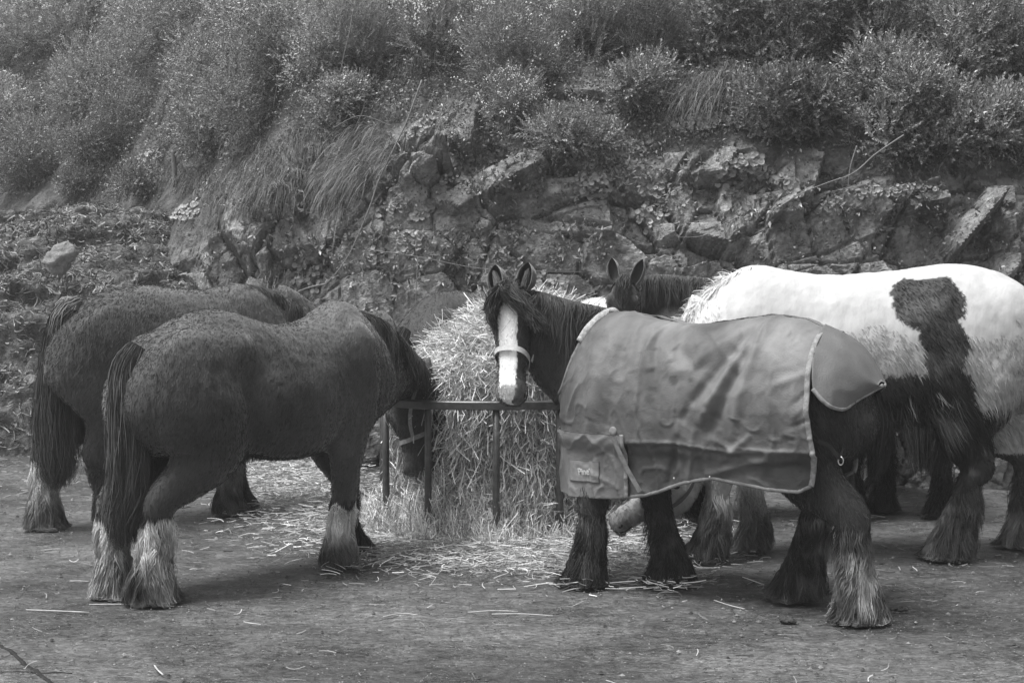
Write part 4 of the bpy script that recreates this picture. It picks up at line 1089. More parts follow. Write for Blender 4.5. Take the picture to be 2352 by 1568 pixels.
def dn1(x, y):
    cx_, cy_ = 1090, 1225
    e = ((x - cx_) / 380) ** 2 + ((y - cy_) / 85) ** 2
    d = np.exp(-e ** 1.5) * 1.0
    d += .9 * np.exp(-(((x - 660) / 120) ** 2 + ((y - 1105) / 50) ** 2))
    d += .7 * np.exp(-(((x - 1300) / 180) ** 2 + ((y - 1290) / 45) ** 2)) + .5 * np.exp(-(((x - 1480) / 120) ** 2 + ((y - 1300) / 40) ** 2)) + .4 * np.exp(-(((x - 1540) / 50) ** 2 + ((y - 1358) / 14) ** 2))
    return np.clip(d, 0, 1)
tag(ground_straw(22000, 0, 0, 0, 0, dn1, .11, .0042, .46, lift=.06).build('hay_litter', HAY, None, tone=True), 'loose hay trodden around the feeder', 'hay', kind='stuff')
def dn2(x, y):
    return np.clip(.035 + .30 * sm(1180, 1080, y) * (x < 1000) + .10 * np.exp(-(((x - 800) / 600) ** 2 + ((y - 1230) / 90) ** 2)) + .05 * (y < 1400), 0, 1) * (y < 1600)
tag(ground_straw(4500, 0, 0, 0, 0, dn2, .09, .0042, .26, lift=.006).build('scattered_straw', HAY, None, tone=True), 'thin straws scattered over the yard', 'straw', kind='stuff')
# a few long stalks one can pick out
for (x0, y0, x1, y1, w, lab) in ((60, 1402, 205, 1408, .012, 'long pale stalk lying left of the nearest hind feathers'), (1075, 1408, 1190, 1406, .008, 'straight stalk in the middle of the yard, in front of the feeder'), (160, 1336, 205, 1337, .008, 'short stalk by itself left of the white hind feathers'),
                            (1390, 1353, 1460, 1354, .008, 'stalk touching the front foot of the rug-wearing horse'), (355, 1530, 375, 1552, .012, 'short thick upright-lying stalk at the bottom left'), (1640, 1380, 1710, 1400, .007, 'slanting stalk between the front and hind feet of the rug-wearing horse'),
                            (560, 1430, 600, 1436, .008, 'tiny stalk on the bare yard left of centre'), (880, 1418, 960, 1414, .007, 'thin stalk left of the straight one in mid yard'), (1130, 1412, 1270, 1416, .008, 'longest stalk in mid yard, right of the straight one'),
                            (205, 1390, 400, 1394, .007, 'stalk under the nearest hind hoof')):
    a, b = gnd(x0, y0), gnd(x1, y1); L_ = np.linalg.norm(b - a); m0 = (a + b) / 2 + np.array([0, L_ * .12 * rng.normal(), .004])
    g = G(); g.add(*tube(resample([a + [0, 0, .006], m0 + [0, 0, .006], b + [0, 0, .006]], 10), w * .5 * .7, .003, (0, 1, 0), 6))
    tag(g.build('straw_stalk', mat('stalk', base=.4, rough=.6, noise=.3, nscale=30)), lab, 'straw', group='long pale stalks lying on the yard')
# ------------------------------------------------------------------ yard
GRD = bpy.data.materials.new('yard_concrete'); GRD.use_nodes = True
def _yard():
    nt = GRD.node_tree; N = nt.nodes; L = nt.links; b = N['Principled BSDF']
    tc = N.new('ShaderNodeTexCoord')
    def nz(scale, det=6, stretch=(1, 1, 1), loc=(0, 0, 0)):
        mp = N.new('ShaderNodeMapping'); mp.inputs['Scale'].default_value = stretch; mp.inputs['Location'].default_value = loc
        L.new(tc.outputs['Object'], mp.inputs[0]); t = N.new('ShaderNodeTexNoise'); t.inputs['Scale'].default_value = scale; t.inputs['Detail'].default_value = det; t.inputs['Roughness'].default_value = .62
        L.new(mp.outputs[0], t.inputs['Vector']); return t.outputs['Fac']
    def rmp(f, a, b_, c, d):
        r = N.new('ShaderNodeMapRange'); r.inputs['From Min'].default_value = a; r.inputs['From Max'].default_value = b_; r.inputs['To Min'].default_value = c; r.inputs['To Max'].default_value = d
        L.new(f, r.inputs['Value']); return r.outputs[0]
    def mul(a, c):
        m = N.new('ShaderNodeMath'); m.operation = 'MULTIPLY'; L.new(a, m.inputs[0])
        if isinstance(c, float): m.inputs[1].default_value = c
        else: L.new(c, m.inputs[1])
        return m.outputs[0]
    big = rmp(nz(.9, 4, (.6, 1, 1)), .35, .65, .55, 1.3)
    mid = rmp(nz(9, 6, (.7, 1.4, 1)), .3, .7, .6, 1.4)
    fine = rmp(nz(45, 5, (.6, 1.2, 1), (3, 1, 0)), .32, .68, .35, 1.65)
    speck = rmp(nz(110, 2, (.6, 1.2, 1), (7, 1, 0)), .58, .70, .9, 2.0)
    c = mul(mul(mul(mul(big, mid), fine), speck), .088)
    cc = N.new('ShaderNodeCombineColor')
    for k in range(3): L.new(c, cc.inputs[k])
    L.new(cc.outputs[0], b.inputs['Base Color'])
    L.new(rmp(nz(1.6, 3, (1, 1, 1), (2, 5, 0)), .4, .6, .20, .62), b.inputs['Roughness'])
    b.inputs['Specular IOR Level'].default_value = .5
    bp = N.new('ShaderNodeBump'); bp.inputs['Strength'].default_value = .8; bp.inputs['Distance'].default_value = .02
    ad = N.new('ShaderNodeMath'); ad.operation = 'ADD'; L.new(nz(14, 6, (.7, 1.3, 1)), ad.inputs[0]); L.new(mul(nz(70, 4), .35), ad.inputs[1])
    L.new(ad.outputs[0], bp.inputs['Height']); L.new(bp.outputs[0], b.inputs['Normal'])
_yard()
# fine sheet with gentle real relief near the camera, coarse out to the horizon
gx = np.concatenate([[-150, -60, -20], np.linspace(-8, 8, 420), [20, 60, 150]]); gy = np.concatenate([[-150, -20, 2], np.linspace(4.5, 15, 330), [20, 60, 150]])
GX, GY = np.meshgrid(gx, gy); pg = np.stack([GX.ravel(), GY.ravel(), 0 * GX.ravel()], 1)
core = (np.abs(GX.ravel()) < 8.1) & (GY.ravel() > 4) & (GY.ravel() < 15.1)
relf = lambda p: (.008 * fbm(p * np.array([1.5, 2.5, 0]), 3, 71) + .007 * fbm(p * np.array([9, 14, 0]), 3, 72)) - .008
rel = relf(pg)
pg[:, 2] = np.where(core, rel, -.01)
a, b = gnd(-60, 1440), gnd(150, 1585); c, d = gnd(-60, 1543), gnd(165, 1541)
def segd(p, a, b):
    ab = b - a; t = np.clip(((p - a) @ ab) / (ab @ ab), 0, 1); return np.linalg.norm(p - a - t[:, None] * ab, axis=1)
crk = np.minimum(segd(pg[:, :2] + .02 * vnoise(pg * 8, 3)[:, None], a[:2], b[:2]), segd(pg[:, :2], c[:2], d[:2]) + .004)
nx = len(gx); i = np.arange(len(gy) - 1)[:, None] * nx; j = np.arange(nx - 1)[None]
Q = np.stack([i + j, i + j + 1, i + nx + j + 1, i + nx + j], -1).reshape(-1, 4)
tag(mk('ground', pg, [Q], GRD), 'wet gritty concrete yard', kind='structure')
# expansion joints at the lower left: tarry dark strips laid on the slab
TAR = mat('joint_tar', base=.018, rough=.8, noise=.5, nscale=40, bump=.6, bscale=80)
for (p0, p1, w, nm) in ((a, b, .012, 'joint'), (c, d, .006, 'joint')):
    pts = resample([p0, (p0 + p1) / 2 + np.array([.0, .012, 0]), p1], 40); pts[:, 1] += .008 * vnoise(pts * 14, 5); pts[:, 2] = relf(pts) + .0005 
    g = G(); g.add(*tube(pts, w * (1 + .5 * vnoise(pts * 30, 6)), .003, (0, 1, 0), 6)); tag(g.build('ground_joint', TAR), 'dark joint line in the concrete', kind='structure')

# ------------------------------------------------------------------ rock face and bank behind the yard
nu, nv = 900, 420
U = np.linspace(-11, 9.5, nu); 
v = np.linspace(0, 1, nv)
y0 = np.interp(U, [-11, -7, -5.2, -3.8, -2.6, -1.4, 0, 2, 4, 9.5], [20.5, 18.5, 17.2, 15.2, 13.9, 13.1, 12.6, 12.2, 12.0, 12.0])
hr = np.interp(U, [-11, -5, -3.4, -2.4, -1.2, -.3, .6, 1.6, 2.6, 3.6, 5, 9.5], [.6, 1.2, 2.0, 2.6, 2.85, 3.15, 2.95, 2.7, 2.75, 2.55, 2.5, 2.5])
X = U[None] * np.ones((nv, 1)); V_ = v[:, None] * np.ones((1, nu))
tr = .50     # share of rows on the rock
rk = V_ < tr
s1_ = V_ / tr; s2_ = (V_ - tr) / (1 - tr)
slope_dy = .20
Yr = y0[None] + slope_dy * hr[None] * s1_ ** 1.3; Zr = hr[None] * s1_ - .15 * (1 - s1_)
up_ = 6.5
Ys = y0[None] + slope_dy * hr[None] + up_ * .86 * s2_ * (1 + 0 * X); Zs = hr[None] + up_ * s2_ * .95 
Yc = np.where(rk, Yr, Ys); Zc = np.where(rk, Zr, Zs)
Pc = np.stack([X, Yc, Zc], -1).reshape(-1, 3)
rockm = sm(tr + .05, tr - .03, (V_ + .06 * fbm(np.stack([X.ravel() * 1.2, V_.ravel() * 5, 0 * X.ravel()], 1), 3, 81).reshape(X.shape)).ravel())
rockm = rockm * sm(-4.6, -3.2, X.ravel() + .3 * vnoise(Pc * 2, 3))
q = Pc.copy(); ang = np.radians(np.interp(Pc[:, 0], [-2, 0, 1.2, 4], [34, 24, 6, 12])); q[:, 0], q[:, 2] = Pc[:, 0] * np.cos(ang) + Pc[:, 2] * np.sin(ang), -Pc[:, 0] * np.sin(ang) + Pc[:, 2] * np.cos(ang)
q += .12 * np.stack([vnoise(Pc * 1.3, 1), vnoise(Pc * 1.3, 2), vnoise(Pc * 1.3, 3)], 1)
def facet(p, sc, seed, amp, tilt):
    b_, ids, f1, f2 = worley(p * sc, seed)
    t = (ids - .5) * tilt
    return amp * ((ids[:, 0] - .5) + (b_ * t).sum(1)), np.minimum(f2 - f1, .055) / .055
d1_, e1 = facet(q, np.array([.75, .6, 1.0]), 201, .28, 1.1)
d2_, e2 = facet(q, np.array([2.4, 1.4, 2.1]), 211, .13, 1.2)
d3_, e3 = facet(q, np.array([7, 4, 6.0]), 221, .035, 1.6)
d4_ = .009 * fbm(q * np.array([14, 14, 18]), 4, 231)
dr_ = d1_ + d2_ * (.5 + .7 * (vnoise(Pc * .8, 5) > -.2)) + d3_ + d4_ + .10 * fbm(Pc * .9, 3, 233) - .10 * (1 - e1) - .05 * (1 - e2)
ds_ = .22 * fbm(Pc * .9, 4, 241) + .05 * fbm(Pc * 5, 3, 243)
disp = dr_ * rockm + ds_ * (1 - rockm)
nrm = np.array([0, -.92, .38])
Pc2 = Pc + nrm * disp[:, None]
# a named slab or two that read in the photograph, pushed out of the face
def slab(px, py, rx, rz, amp, ang=0):
    global Pc2
    r = ray(px, py); 
    k = (Pc2[:, 0] / Pc2[:, 1]); z = (Pc2[:, 2] - EYE) / Pc2[:, 1]
    du = (k - r[0] / r[1]) * 12.8; dv = (z - r[2] / r[1]) * 12.8
    c, s = math.cos(ang), math.sin(ang); a_, b_ = (du * c + dv * s) / rx, (-du * s + dv * c) / rz
    m = np.maximum(np.abs(a_), np.abs(b_)) + .12 * np.abs(a_ + b_)
    t = sm(1.12, .96, m); 
    Pc2 = Pc2 + nrm * (t * (amp + .10 * a_ * amp / .2))[:, None]
slab(955, 372, .24, .20, .30, .5); slab(1050, 300, .20, .20, .22, -.3); slab(2075, 475, .32, .12, .26, .12); slab(2215, 530, .10, .30, .25, -.75)
slab(1640, 385, .42, .12, .16, .05); slab(1830, 400, .20, .22, .16, -.4); slab(1780, 480, .22, .12, .14, .1); slab(2290, 560, .12, .5, .2, .1); slab(1330, 480, .28, .28, .10, .1)
slab(1130, 430, .5, .10, .22, .45); slab(620, 470, .30, .16, .2, -.2); slab(1590, 545, .3, .10, .12, .0); slab(600, 560, .45, .16, .12, .2)
i = np.arange(nv - 1)[:, None] * nu; j = np.arange(nu - 1)[None]
Qc = np.stack([i + j, i + j + 1, i + nu + j + 1, i + nu + j], -1).reshape(-1, 4)
# rock colour: pale lichened faces, seams darkened with painted crack shade; bank: dark soil
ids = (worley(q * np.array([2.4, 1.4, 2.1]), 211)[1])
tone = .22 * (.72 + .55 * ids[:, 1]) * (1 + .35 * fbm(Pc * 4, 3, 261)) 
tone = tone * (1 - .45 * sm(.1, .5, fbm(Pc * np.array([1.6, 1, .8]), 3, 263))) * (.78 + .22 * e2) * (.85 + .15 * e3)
tone = tone + .09 * sm(.25, .6, fbm(Pc * 9, 3, 265)) 
soil = .075 * (1 + .5 * fbm(Pc * 6, 3, 267))
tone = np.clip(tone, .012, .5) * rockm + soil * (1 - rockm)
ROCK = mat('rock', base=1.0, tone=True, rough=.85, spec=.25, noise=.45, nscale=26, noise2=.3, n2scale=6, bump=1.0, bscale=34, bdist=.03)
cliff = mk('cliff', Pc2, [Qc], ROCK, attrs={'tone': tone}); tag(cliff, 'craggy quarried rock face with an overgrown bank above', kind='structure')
cliff.data.polygons.foreach_set('use_smooth', np.zeros(len(Qc), bool))
BV = BVHTree.FromPolygons([tuple(x) for x in Pc2[::1]], [tuple(x) for x in Qc])
def hit(px, py):
    r = ray(px, py); h = BV.ray_cast(Vector((0, 0, EYE)), Vector(unit(r)))
    if h[0] is None: return None
    n = np.array(h[1]); n = n if n @ r < 0 else -n
    return np.array(h[0]), n
NRM = np.array([0, -.92, .38])
def hits(pxs, pys):
    P, N = [], []
    for a, b in zip(pxs, pys):
        h = hit(a, b)
        if h: P.append(h[0]); N.append(h[1])
    return np.array(P), np.array(N)
# land behind the bank so nothing floats
# ------------------------------------------------------------------ muck heap on the left
mh = []
nu2, nv2 = 300, 170
u = np.linspace(-9.5, -1.75, nu2); w = np.linspace(0, 1, nv2)
yb = np.interp(u, [-9.5, -5, -3.6, -2.6, -1.75], [14.0, 14.1, 13.9, 13.3, 12.9])
ht = np.interp(u, [-9.5, -6.5, -5, -4, -3.3, -2.6, -2.0, -1.75], [2.3, 2.45, 2.55, 2.45, 2.0, 1.3, .45, .0])
ht = ht + .10 * vnoise(np.stack([u * 1.7, 0 * u, 0 * u], 1), 7)
UU = u[None] * np.ones((nv2, 1)); WW = w[:, None] * np.ones((1, nu2))
Ym = yb[None] + WW * 3.0; Zm = ht[None] * np.sin(np.clip(WW * 1.25, 0, 1) * math.pi / 2) ** .8 * np.where(WW > .8, 1 - (WW - .8) * .8, 1) - .03
Pm = np.stack([UU, Ym, Zm], -1).reshape(-1, 3)
am = np.clip(Pm[:, 2] / .4, 0, 1)
dm = .18 * fbm(Pm * np.array([1.3, 1.3, 2.2]), 3, 301) + .09 * fbm(Pm * np.array([5, 5, 8]), 3, 303) + .03 * np.abs(fbm(Pm * np.array([14, 14, 24]), 3, 305))
Pm = Pm + np.array([0, -.75, .65]) * (dm * am)[:, None]
tm_ = .085 * (1 + .7 * fbm(Pm * 5, 3, 307)) + .14 * sm(.1, .5, fbm(Pm * np.array([2.2, 2.2, 7]), 4, 309))
i = np.arange(nv2 - 1)[:, None] * nu2; j = np.arange(nu2 - 1)[None]
Qm = np.stack([i + j, i + j + 1, i + nu2 + j + 1, i + nu2 + j], -1).reshape(-1, 4)
heap = mk('muck_heap', Pm, [Qm], mat('muck', base=1.0, tone=True, rough=.8, noise=.6, nscale=22, bump=1, bscale=30, bdist=.04), attrs={'tone': tm_})
tag(heap, 'high heap of dark rotting straw and dung behind the horses at the left', 'muck heap')
T3 = np.concatenate([Qm[:, :3], Qm[:, [0, 2, 3]]]); cen = Pm[T3].mean(1)
def heap_straw(n, L, w, tone, name):
    msk = (cen[:, 2] > .05) * (.35 + 1.6 * sm(.0, .5, fbm(cen * np.array([2.2, 2.2, 7]), 4, 309)))
    P, N, _ = sample_tris(Pm, T3, n, msk); 
    d = unit(rng.normal(size=(n, 3)) * np.array([1, 1, .6])); d = unit(d - (d * N).sum(1, keepdims=True) * N * .8)
    LL = L * rng.uniform(.4, 1.4, n); s_ = (np.linspace(0, 1, 4) - .5)[None, :, None]; bd = rng.normal(size=(n, 3)) * .5
    p = (P + N * .015)[:, None] + d[:, None] * LL[:, None, None] * s_ + (bd * LL[:, None])[:, None] * (s_ ** 2 - .1)
    o = strands(p, w * rng.uniform(.6, 1.5, n), taper=False, tone=tone * rng.uniform(.4, 1.5, n)).build(name, HAY, heap, tone=True)
heap_straw(30000, .10, .011, .20, 'heap_straw')
# pale sack half buried in the heap
g = G(); sc_ = at(140, 592, 14.6); Vb, Fb = ball((0, 0, 0), 1, 28, 20)
Vb = Vb * np.array([.17, .12, .15]); Vb[:, 0] *= 1 - .5 * np.clip(-Vb[:, 2] / .2, 0, 1); Vb[:, 2] += .05 * np.clip(Vb[:, 0] / .2, -1, 1)
Vb = Vb * (1 + .45 * vnoise(Vb * 9, 3) + .22 * vnoise(Vb * 22, 4) + .08 * vnoise(Vb * 50, 5))[:, None]
g.add(Vb, Fb); sk = g.build('sack', mat('sackcloth', base=.20, rough=.85, noise=.35, nscale=22, bump=.9, bscale=40, bdist=.02)); sk.location = sc_
tag(sk, 'crumpled pale sack half buried high on the muck heap', 'sack')
# ------------------------------------------------------------------ plants on the bank and the rock
LEAF = mat('leaf', base=2.0, tone=True, rough=.4, spec=.55, island=.6, trans=.15)
STEM = mat('stem_bark', base=.14, rough=.8, noise=.4, nscale=20)
STEML = mat('pale_stem', base=.17, rough=.7, noise=.3, nscale=20)
PETAL = mat('petal', base=.80, rough=.6, island=.12, trans=.2)
def leafset(C, D, N, L, W, tone, g=None, fold=.25):
    """diamond leaves: centre base C, along D, facing N"""
    C, D, N = np.asarray(C), unit(D), unit(N)
    S = unit(np.cross(D, N)); N = np.cross(S, D); n = len(C)
    L = np.broadcast_to(L, (n,))[:, None]; W = np.broadcast_to(W, (n,))[:, None]
    V = np.stack([C, C + D * L * .45 + S * W * .5 + N * W * fold, C + D * L, C + D * L * .45 - S * W * .5 + N * W * fold, C + D * L * .5], 1).reshape(-1, 3)
    b = np.arange(n)[:, None] * 5
    T = np.concatenate([b + np.array([[0, 1, 4]]), b + np.array([[1, 2, 4]]), b + np.array([[2, 3, 4]]), b + np.array([[3, 0, 4]])])
    if g is None: g = G()
    g.add(V, T, np.repeat(np.broadcast_to(tone, (n,)), 5)); return g
def place(px, py, emb=0.0):
    h = hit(px, py)
    if h is None: return at(px, py, 14.0)
    return h[0] + np.array([0, emb, 0])

def sprig_shrub(name, label, cat, px, py, rx, rz, ry, n_sprigs, leaves=16, L=.032, W=.016, sl=.16, tone=.07, group=None, seed=1, lumps=9, up=.5, flower=0, fl_pos=None, stems=7, droop=0.0, ratio=1.0, fsize=.014):
    r_ = np.random.default_rng(seed)
    base = place(px, py); k = base[1] / FPX
    RX, RZ, RY = rx * k, rz * k, ry
    root = empty(name, base); tag(root, label, cat, group)
    # lumpy volume: several clumps
    lc = r_.normal(size=(lumps, 3)); lc = unit(lc) * (r_.random((lumps, 1)) ** .5) * .72
    lr = r_.uniform(.28, .5, lumps)
    ci = r_.integers(0, lumps, n_sprigs)
    dd = unit(r_.normal(size=(n_sprigs, 3)) + np.array([0, -.35, .35]))
    pos = lc[ci] + dd * (lr[ci] * r_.uniform(.55, 1.05, n_sprigs) ** .6)[:, None]
    P0 = pos * np.array([RX, RY, RZ])
    P0[:, 1] -= RY * .35
    ax = unit(dd * 1.0 + np.array([0, -.1, up]) + r_.normal(size=(n_sprigs, 3)) * .35 + np.array([0, 0, -droop]))
    # leaves along sprig
    t = (np.arange(leaves) / leaves)[None, :, None]
    SL = (sl * r_.uniform(.6, 1.3, n_sprigs))[:, None, None]
    A1 = unit(np.cross(ax, r_.normal(size=(n_sprigs, 3)))); A2 = np.cross(ax, A1)
    ph = (np.arange(leaves) * 2.4)[None, :, None] + r_.uniform(0, 6, (n_sprigs, 1, 1))
    rad = A1[:, None] * np.cos(ph) + A2[:, None] * np.sin(ph)
    C = P0[:, None] + ax[:, None] * SL * t
    D = rad * (1.0 - .5 * t) + ax[:, None] * (.5 + .8 * t) + r_.normal(size=C.shape) * .2
    Nn = ax[:, None] - rad * .3 + r_.normal(size=C.shape) * .3
    m = n_sprigs * leaves
    sz = np.repeat(r_.uniform(.7, 1.3, n_sprigs), leaves) * r_.uniform(.7, 1.2, m)
    tn = tone * np.repeat(r_.uniform(.7, 1.4, n_sprigs), leaves)
    g = leafset(C.reshape(-1, 3), D.reshape(-1, 3), Nn.reshape(-1, 3), L * sz, W * sz, tn)
    g.build('foliage', LEAF, root, tone=True)
    g = G()
    for q in range(stems):
        tgt = lc[q % lumps] * np.array([RX, RY, RZ]) * .9 + np.array([0, -RY * .3, 0])
        b0 = np.array([r_.normal() * RX * .12, .12, -RZ * .75 + r_.normal() * .05])
        mid = (b0 + tgt) / 2 + r_.normal(size=3) * .08
        g.add(*tube(resample([b0, mid, tgt], 9), np.linspace(.014, .004, 9), np.linspace(.014, .004, 9), (1, 0, .3), 7))
    if stems: g.build('stem', STEM, root)
    if flower:
        fi = r_.choice(n_sprigs, flower, p=None)
        if fl_pos is not None:
            w = fl_pos(pos); fi = r_.choice(n_sprigs, flower, p=w / w.sum())
        cnt = 5
        c = (P0 + ax * (sl * .95))[fi][:, None] + r_.normal(size=(flower, cnt, 3)) * .018; c = c.reshape(-1, 3)
        s = fsize * r_.uniform(.6, 1.3, len(c))
        o = np.array([[1, 0, 0], [-1, 0, 0], [0, 1, 0], [0, -1, 0], [0, 0, 1.2], [0, 0, -.8]])
        V = (c[:, None] + o[None] * s[:, None, None] * .6).reshape(-1, 3)
        f = np.array([[0, 2, 4], [2, 1, 4], [1, 3, 4], [3, 0, 4], [2, 0, 5], [1, 2, 5], [3, 1, 5], [0, 3, 5]])
        F = (np.arange(len(c))[:, None, None] * 6 + f[None]).reshape(-1, 3)
        fo_ = mk('blossom', V, [F], PETAL, root); 
    return root

def bush(label, *a, **k): return sprig_shrub('shrub', label, 'shrub', *a, **k)
K1 = dict(group='dense evergreen shrubs overhanging the rock', L=.036, W=.017, sl=.15, leaves=18, tone=.12)
bush('dense evergreen shrub in the top right corner, above the rump patch', 2235, 95, 190, 190, .7, 2300, seed=11, **K1)
bush('evergreen shrub hanging low over the rock at the far right edge', 2290, 285, 170, 110, .6, 1500, seed=12, **K1)
bush('large evergreen shrub with pale sprig tips above the white horse', 2040, 240, 190, 160, .75, 2500, seed=13, **K1)
bush('evergreen shrub at the top, left of the corner one', 1960, 50, 160, 120, .6, 1500, seed=14, **K1)
bush('darker evergreen shrub dipping towards the pale rock slab', 1810, 250, 140, 110, .6, 1400, seed=15, **dict(K1, tone=.085))
bush('small-leaved shrub at the top, over the short bare stump', 1780, 80, 130, 110, .5, 1200, seed=16, **dict(K1, tone=.10))
bush('low leafy shrub spilling over the rock right of the heather', 1470, 215, 100, 75, .4, 900, seed=17, **dict(K1, tone=.12, L=.03))
bush('low spreading shrub lying on the rock above the blazed horse', 1290, 330, 130, 65, .4, 1000, seed=18, **dict(K1, tone=.12, L=.028, W=.012))
bush('round-leaved shrub at the top behind the flowering heather', 1640, 60, 120, 110, .5, 1000, seed=19, **dict(K1, tone=.10))
bush('dark shrub hanging under the overhang at the right', 2110, 330, 130, 60, .4, 800, seed=20, **dict(K1, tone=.07))
K2 = dict(L=.034, W=.005, sl=.22, leaves=26, tone=.10, up=.9, group='wispy needle-leaved heather bushes', fsize=.015)
he = lambda label, *a, **k: sprig_shrub('heather_bush', label, 'heather', *a, **dict(K2, **k))
he('heather bush dotted with white blossom at the top centre', 1010, 70, 110, 110, .5, 1100, seed=31, flower=170, fl_pos=lambda p: np.exp(-((p[:, 0] + .2) ** 2 + (p[:, 2] - .4) ** 2) * 2))
he('heather bush with white blossom thickest along its lower left side', 1180, 150, 130, 120, .55, 1500, seed=32, flower=130)
he('heather bush hanging low, its small white blossoms closest to the rock slab', 1170, 245, 75, 60, .4, 600, seed=33, flower=150, fl_pos=lambda p: np.exp(-((p[:, 0] + .3) ** 2 + (p[:, 2] + .2) ** 2) * 1.5), fsize=.010)
he('tall dark heather bush with few blossoms at the top', 1340, 90, 130, 130, .55, 1500, seed=34, flower=90, fl_pos=lambda p: np.exp(-((p[:, 2] - .7) ** 2) * 3))
he('darkest heather bush, without blossom, right of centre', 1500, 110, 120, 110, .5, 1300, seed=35, tone=.05)
he('grey wispy heather bush left of the blossoming ones', 850, 90, 120, 120, .5, 1200, seed=36, tone=.13)
K3 = dict(L=.03, W=.014, sl=.16, leaves=14, tone=.15, up=.4)
th_ = lambda label, *a, **k: sprig_shrub('bramble_thicket', label, 'bramble', *a, **dict(K3, **k))
GT = 'pale bramble thickets on the bank at the left'
th_('bramble thicket with white blossom in the top left corner', 130, 70, 190, 150, .8, 1700, seed=41, flower=150, fl_pos=lambda p: np.exp(-((p[:, 2] - .4) ** 2) * 2), group=GT, fsize=.022)
th_('bramble thicket with white blossom at the left edge', 20, 250, 110, 110, .6, 900, seed=42, flower=60, group=GT, fsize=.022)
th_('bramble thicket low down above the crest of the muck heap', 110, 380, 180, 80, .6, 1200, seed=43, tone=.09, group=GT)
th_('bramble thicket at the top between the two blossoming ones', 400, 70, 190, 150, .8, 1700, seed=44, group=GT)
th_('bramble thicket dark at its foot beside the rock', 330, 260, 170, 130, .7, 1500, seed=45, tone=.10, group=GT)
th_('bramble thicket with bare canes at the top, left of centre', 640, 70, 180, 130, .7, 1600, seed=46, group=GT)
th_('bramble thicket above the hanging grass', 620, 230, 150, 110, .6, 1300, seed=47, tone=.12, group=GT)
th_('bramble thicket with small crisp leaves beside the leaning cane', 780, 240, 90, 90, .45, 900, seed=48, tone=.13, L=.026, W=.016, group=GT)

for q_, (px, py, rx, rz, lab) in enumerate(((230, 180, 150, 110, 'bramble thicket in the middle of the upper left bank'), (60, 330, 120, 80, 'bramble thicket low at the left edge, above the heap'), (490, 180, 140, 110, 'tangled bramble thicket left of centre, half way up the bank'),
                       (740, 130, 120, 100, 'bramble thicket next to the grey wispy heather'), (500, 310, 120, 70, 'low bramble thicket right above the stump'), (240, 340, 130, 70, 'dark low bramble thicket behind the muck heap'), (30, 130, 120, 110, 'bramble thicket at the upper left edge'))):
    th_(lab, px, py, rx, rz, .6, 1200, seed=140 + q_, tone=(.13, .10, .13, .14, .12, .09, .14)[q_], group=GT, lumps=12)

for q_, (px, py, rx, lab) in enumerate(((60, 412, 90, 'dark low bramble added as shade just above the heap at the left edge'), (200, 418, 90, 'dark low bramble added as shade above the crest of the heap'), (345, 428, 80, 'dark low bramble added as shade between the heap and the stump'))):
    th_(lab, px, py, rx, 34, .35, 700, seed=160 + q_, tone=.075, group=GT, lumps=10, stems=3)  # low thickets added in a dark tone to stand in for shade above the heap

# low leafy ground cover over the soil of the bank
n = 44000
pxs, pys = rng.uniform(-60, 2420, n), rng.uniform(-40, 640, n)
msk = rng.random(n) < np.where(pys < 330 + 60 * np.sin(pxs / 170), np.where(pxs < 950, 1, .6), .08)
P, N = hits(pxs[msk], pys[msk]); n = len(P)
rep = 5; P = np.repeat(P, rep, 0) + rng.normal(size=(n * rep, 3)) * .05; N = np.repeat(N, rep, 0)
D = unit(rng.normal(size=P.shape) + np.array([0, -.2, .2]) + N * .6)
g = leafset(P + N * .03, D, N + rng.normal(size=P.shape) * .5, rng.uniform(.02, .05, len(P)), rng.uniform(.010, .024, len(P)), .07 * np.repeat(rng.uniform(.5, 1.5, n), rep))
tag(g.build('ground_cover', LEAF, None, tone=True), 'small weeds and leaf litter covering the bank', 'weeds', kind='stuff')

# drooping grass
GRASS = mat('grass_blade', base=1.0, tone=True, rough=.55, spec=.35, island=.45, trans=.2)
def tuft(px, py, rx, ry, n, L, label, tone=.17, lean=(0, -1, 0), w=.006, group='tufts of long drooping grass on the rock'):
    a, r = rng.uniform(0, 6.283, n), np.sqrt(rng.random(n))
    P, N = hits(px + rx * r * np.cos(a), py + ry * r * np.sin(a))
    n = len(P)
    if not n: return
    o = P.mean(0); P = P - o
    d = unit(N * .5 + np.array([0, -.3, .8]) + rng.normal(size=(n, 3)) * .35 + np.asarray(lean) * .25)
    LL = L * rng.uniform(.5, 1.3, n); s_ = np.linspace(0, 1, 7)[None, :, None]
    p = P[:, None] + d[:, None] * LL[:, None, None] * s_ * (1 - .25 * s_) + (np.asarray(lean) * .35 + np.array([0, 0, -1.0]))[None, None] * LL[:, None, None] * s_ ** 2.2 * .95 * rng.uniform(.6, 1.2, (n, 1, 1))
    ob = strands(curl(p, .01, 2), w * rng.uniform(.6, 1.3, n), tone=tone * rng.uniform(.5, 1.4, n)).build('grass_tuft', GRASS, None, tone=True)
    ob.location = o; tag(ob, label, 'grass tuft', group); return ob
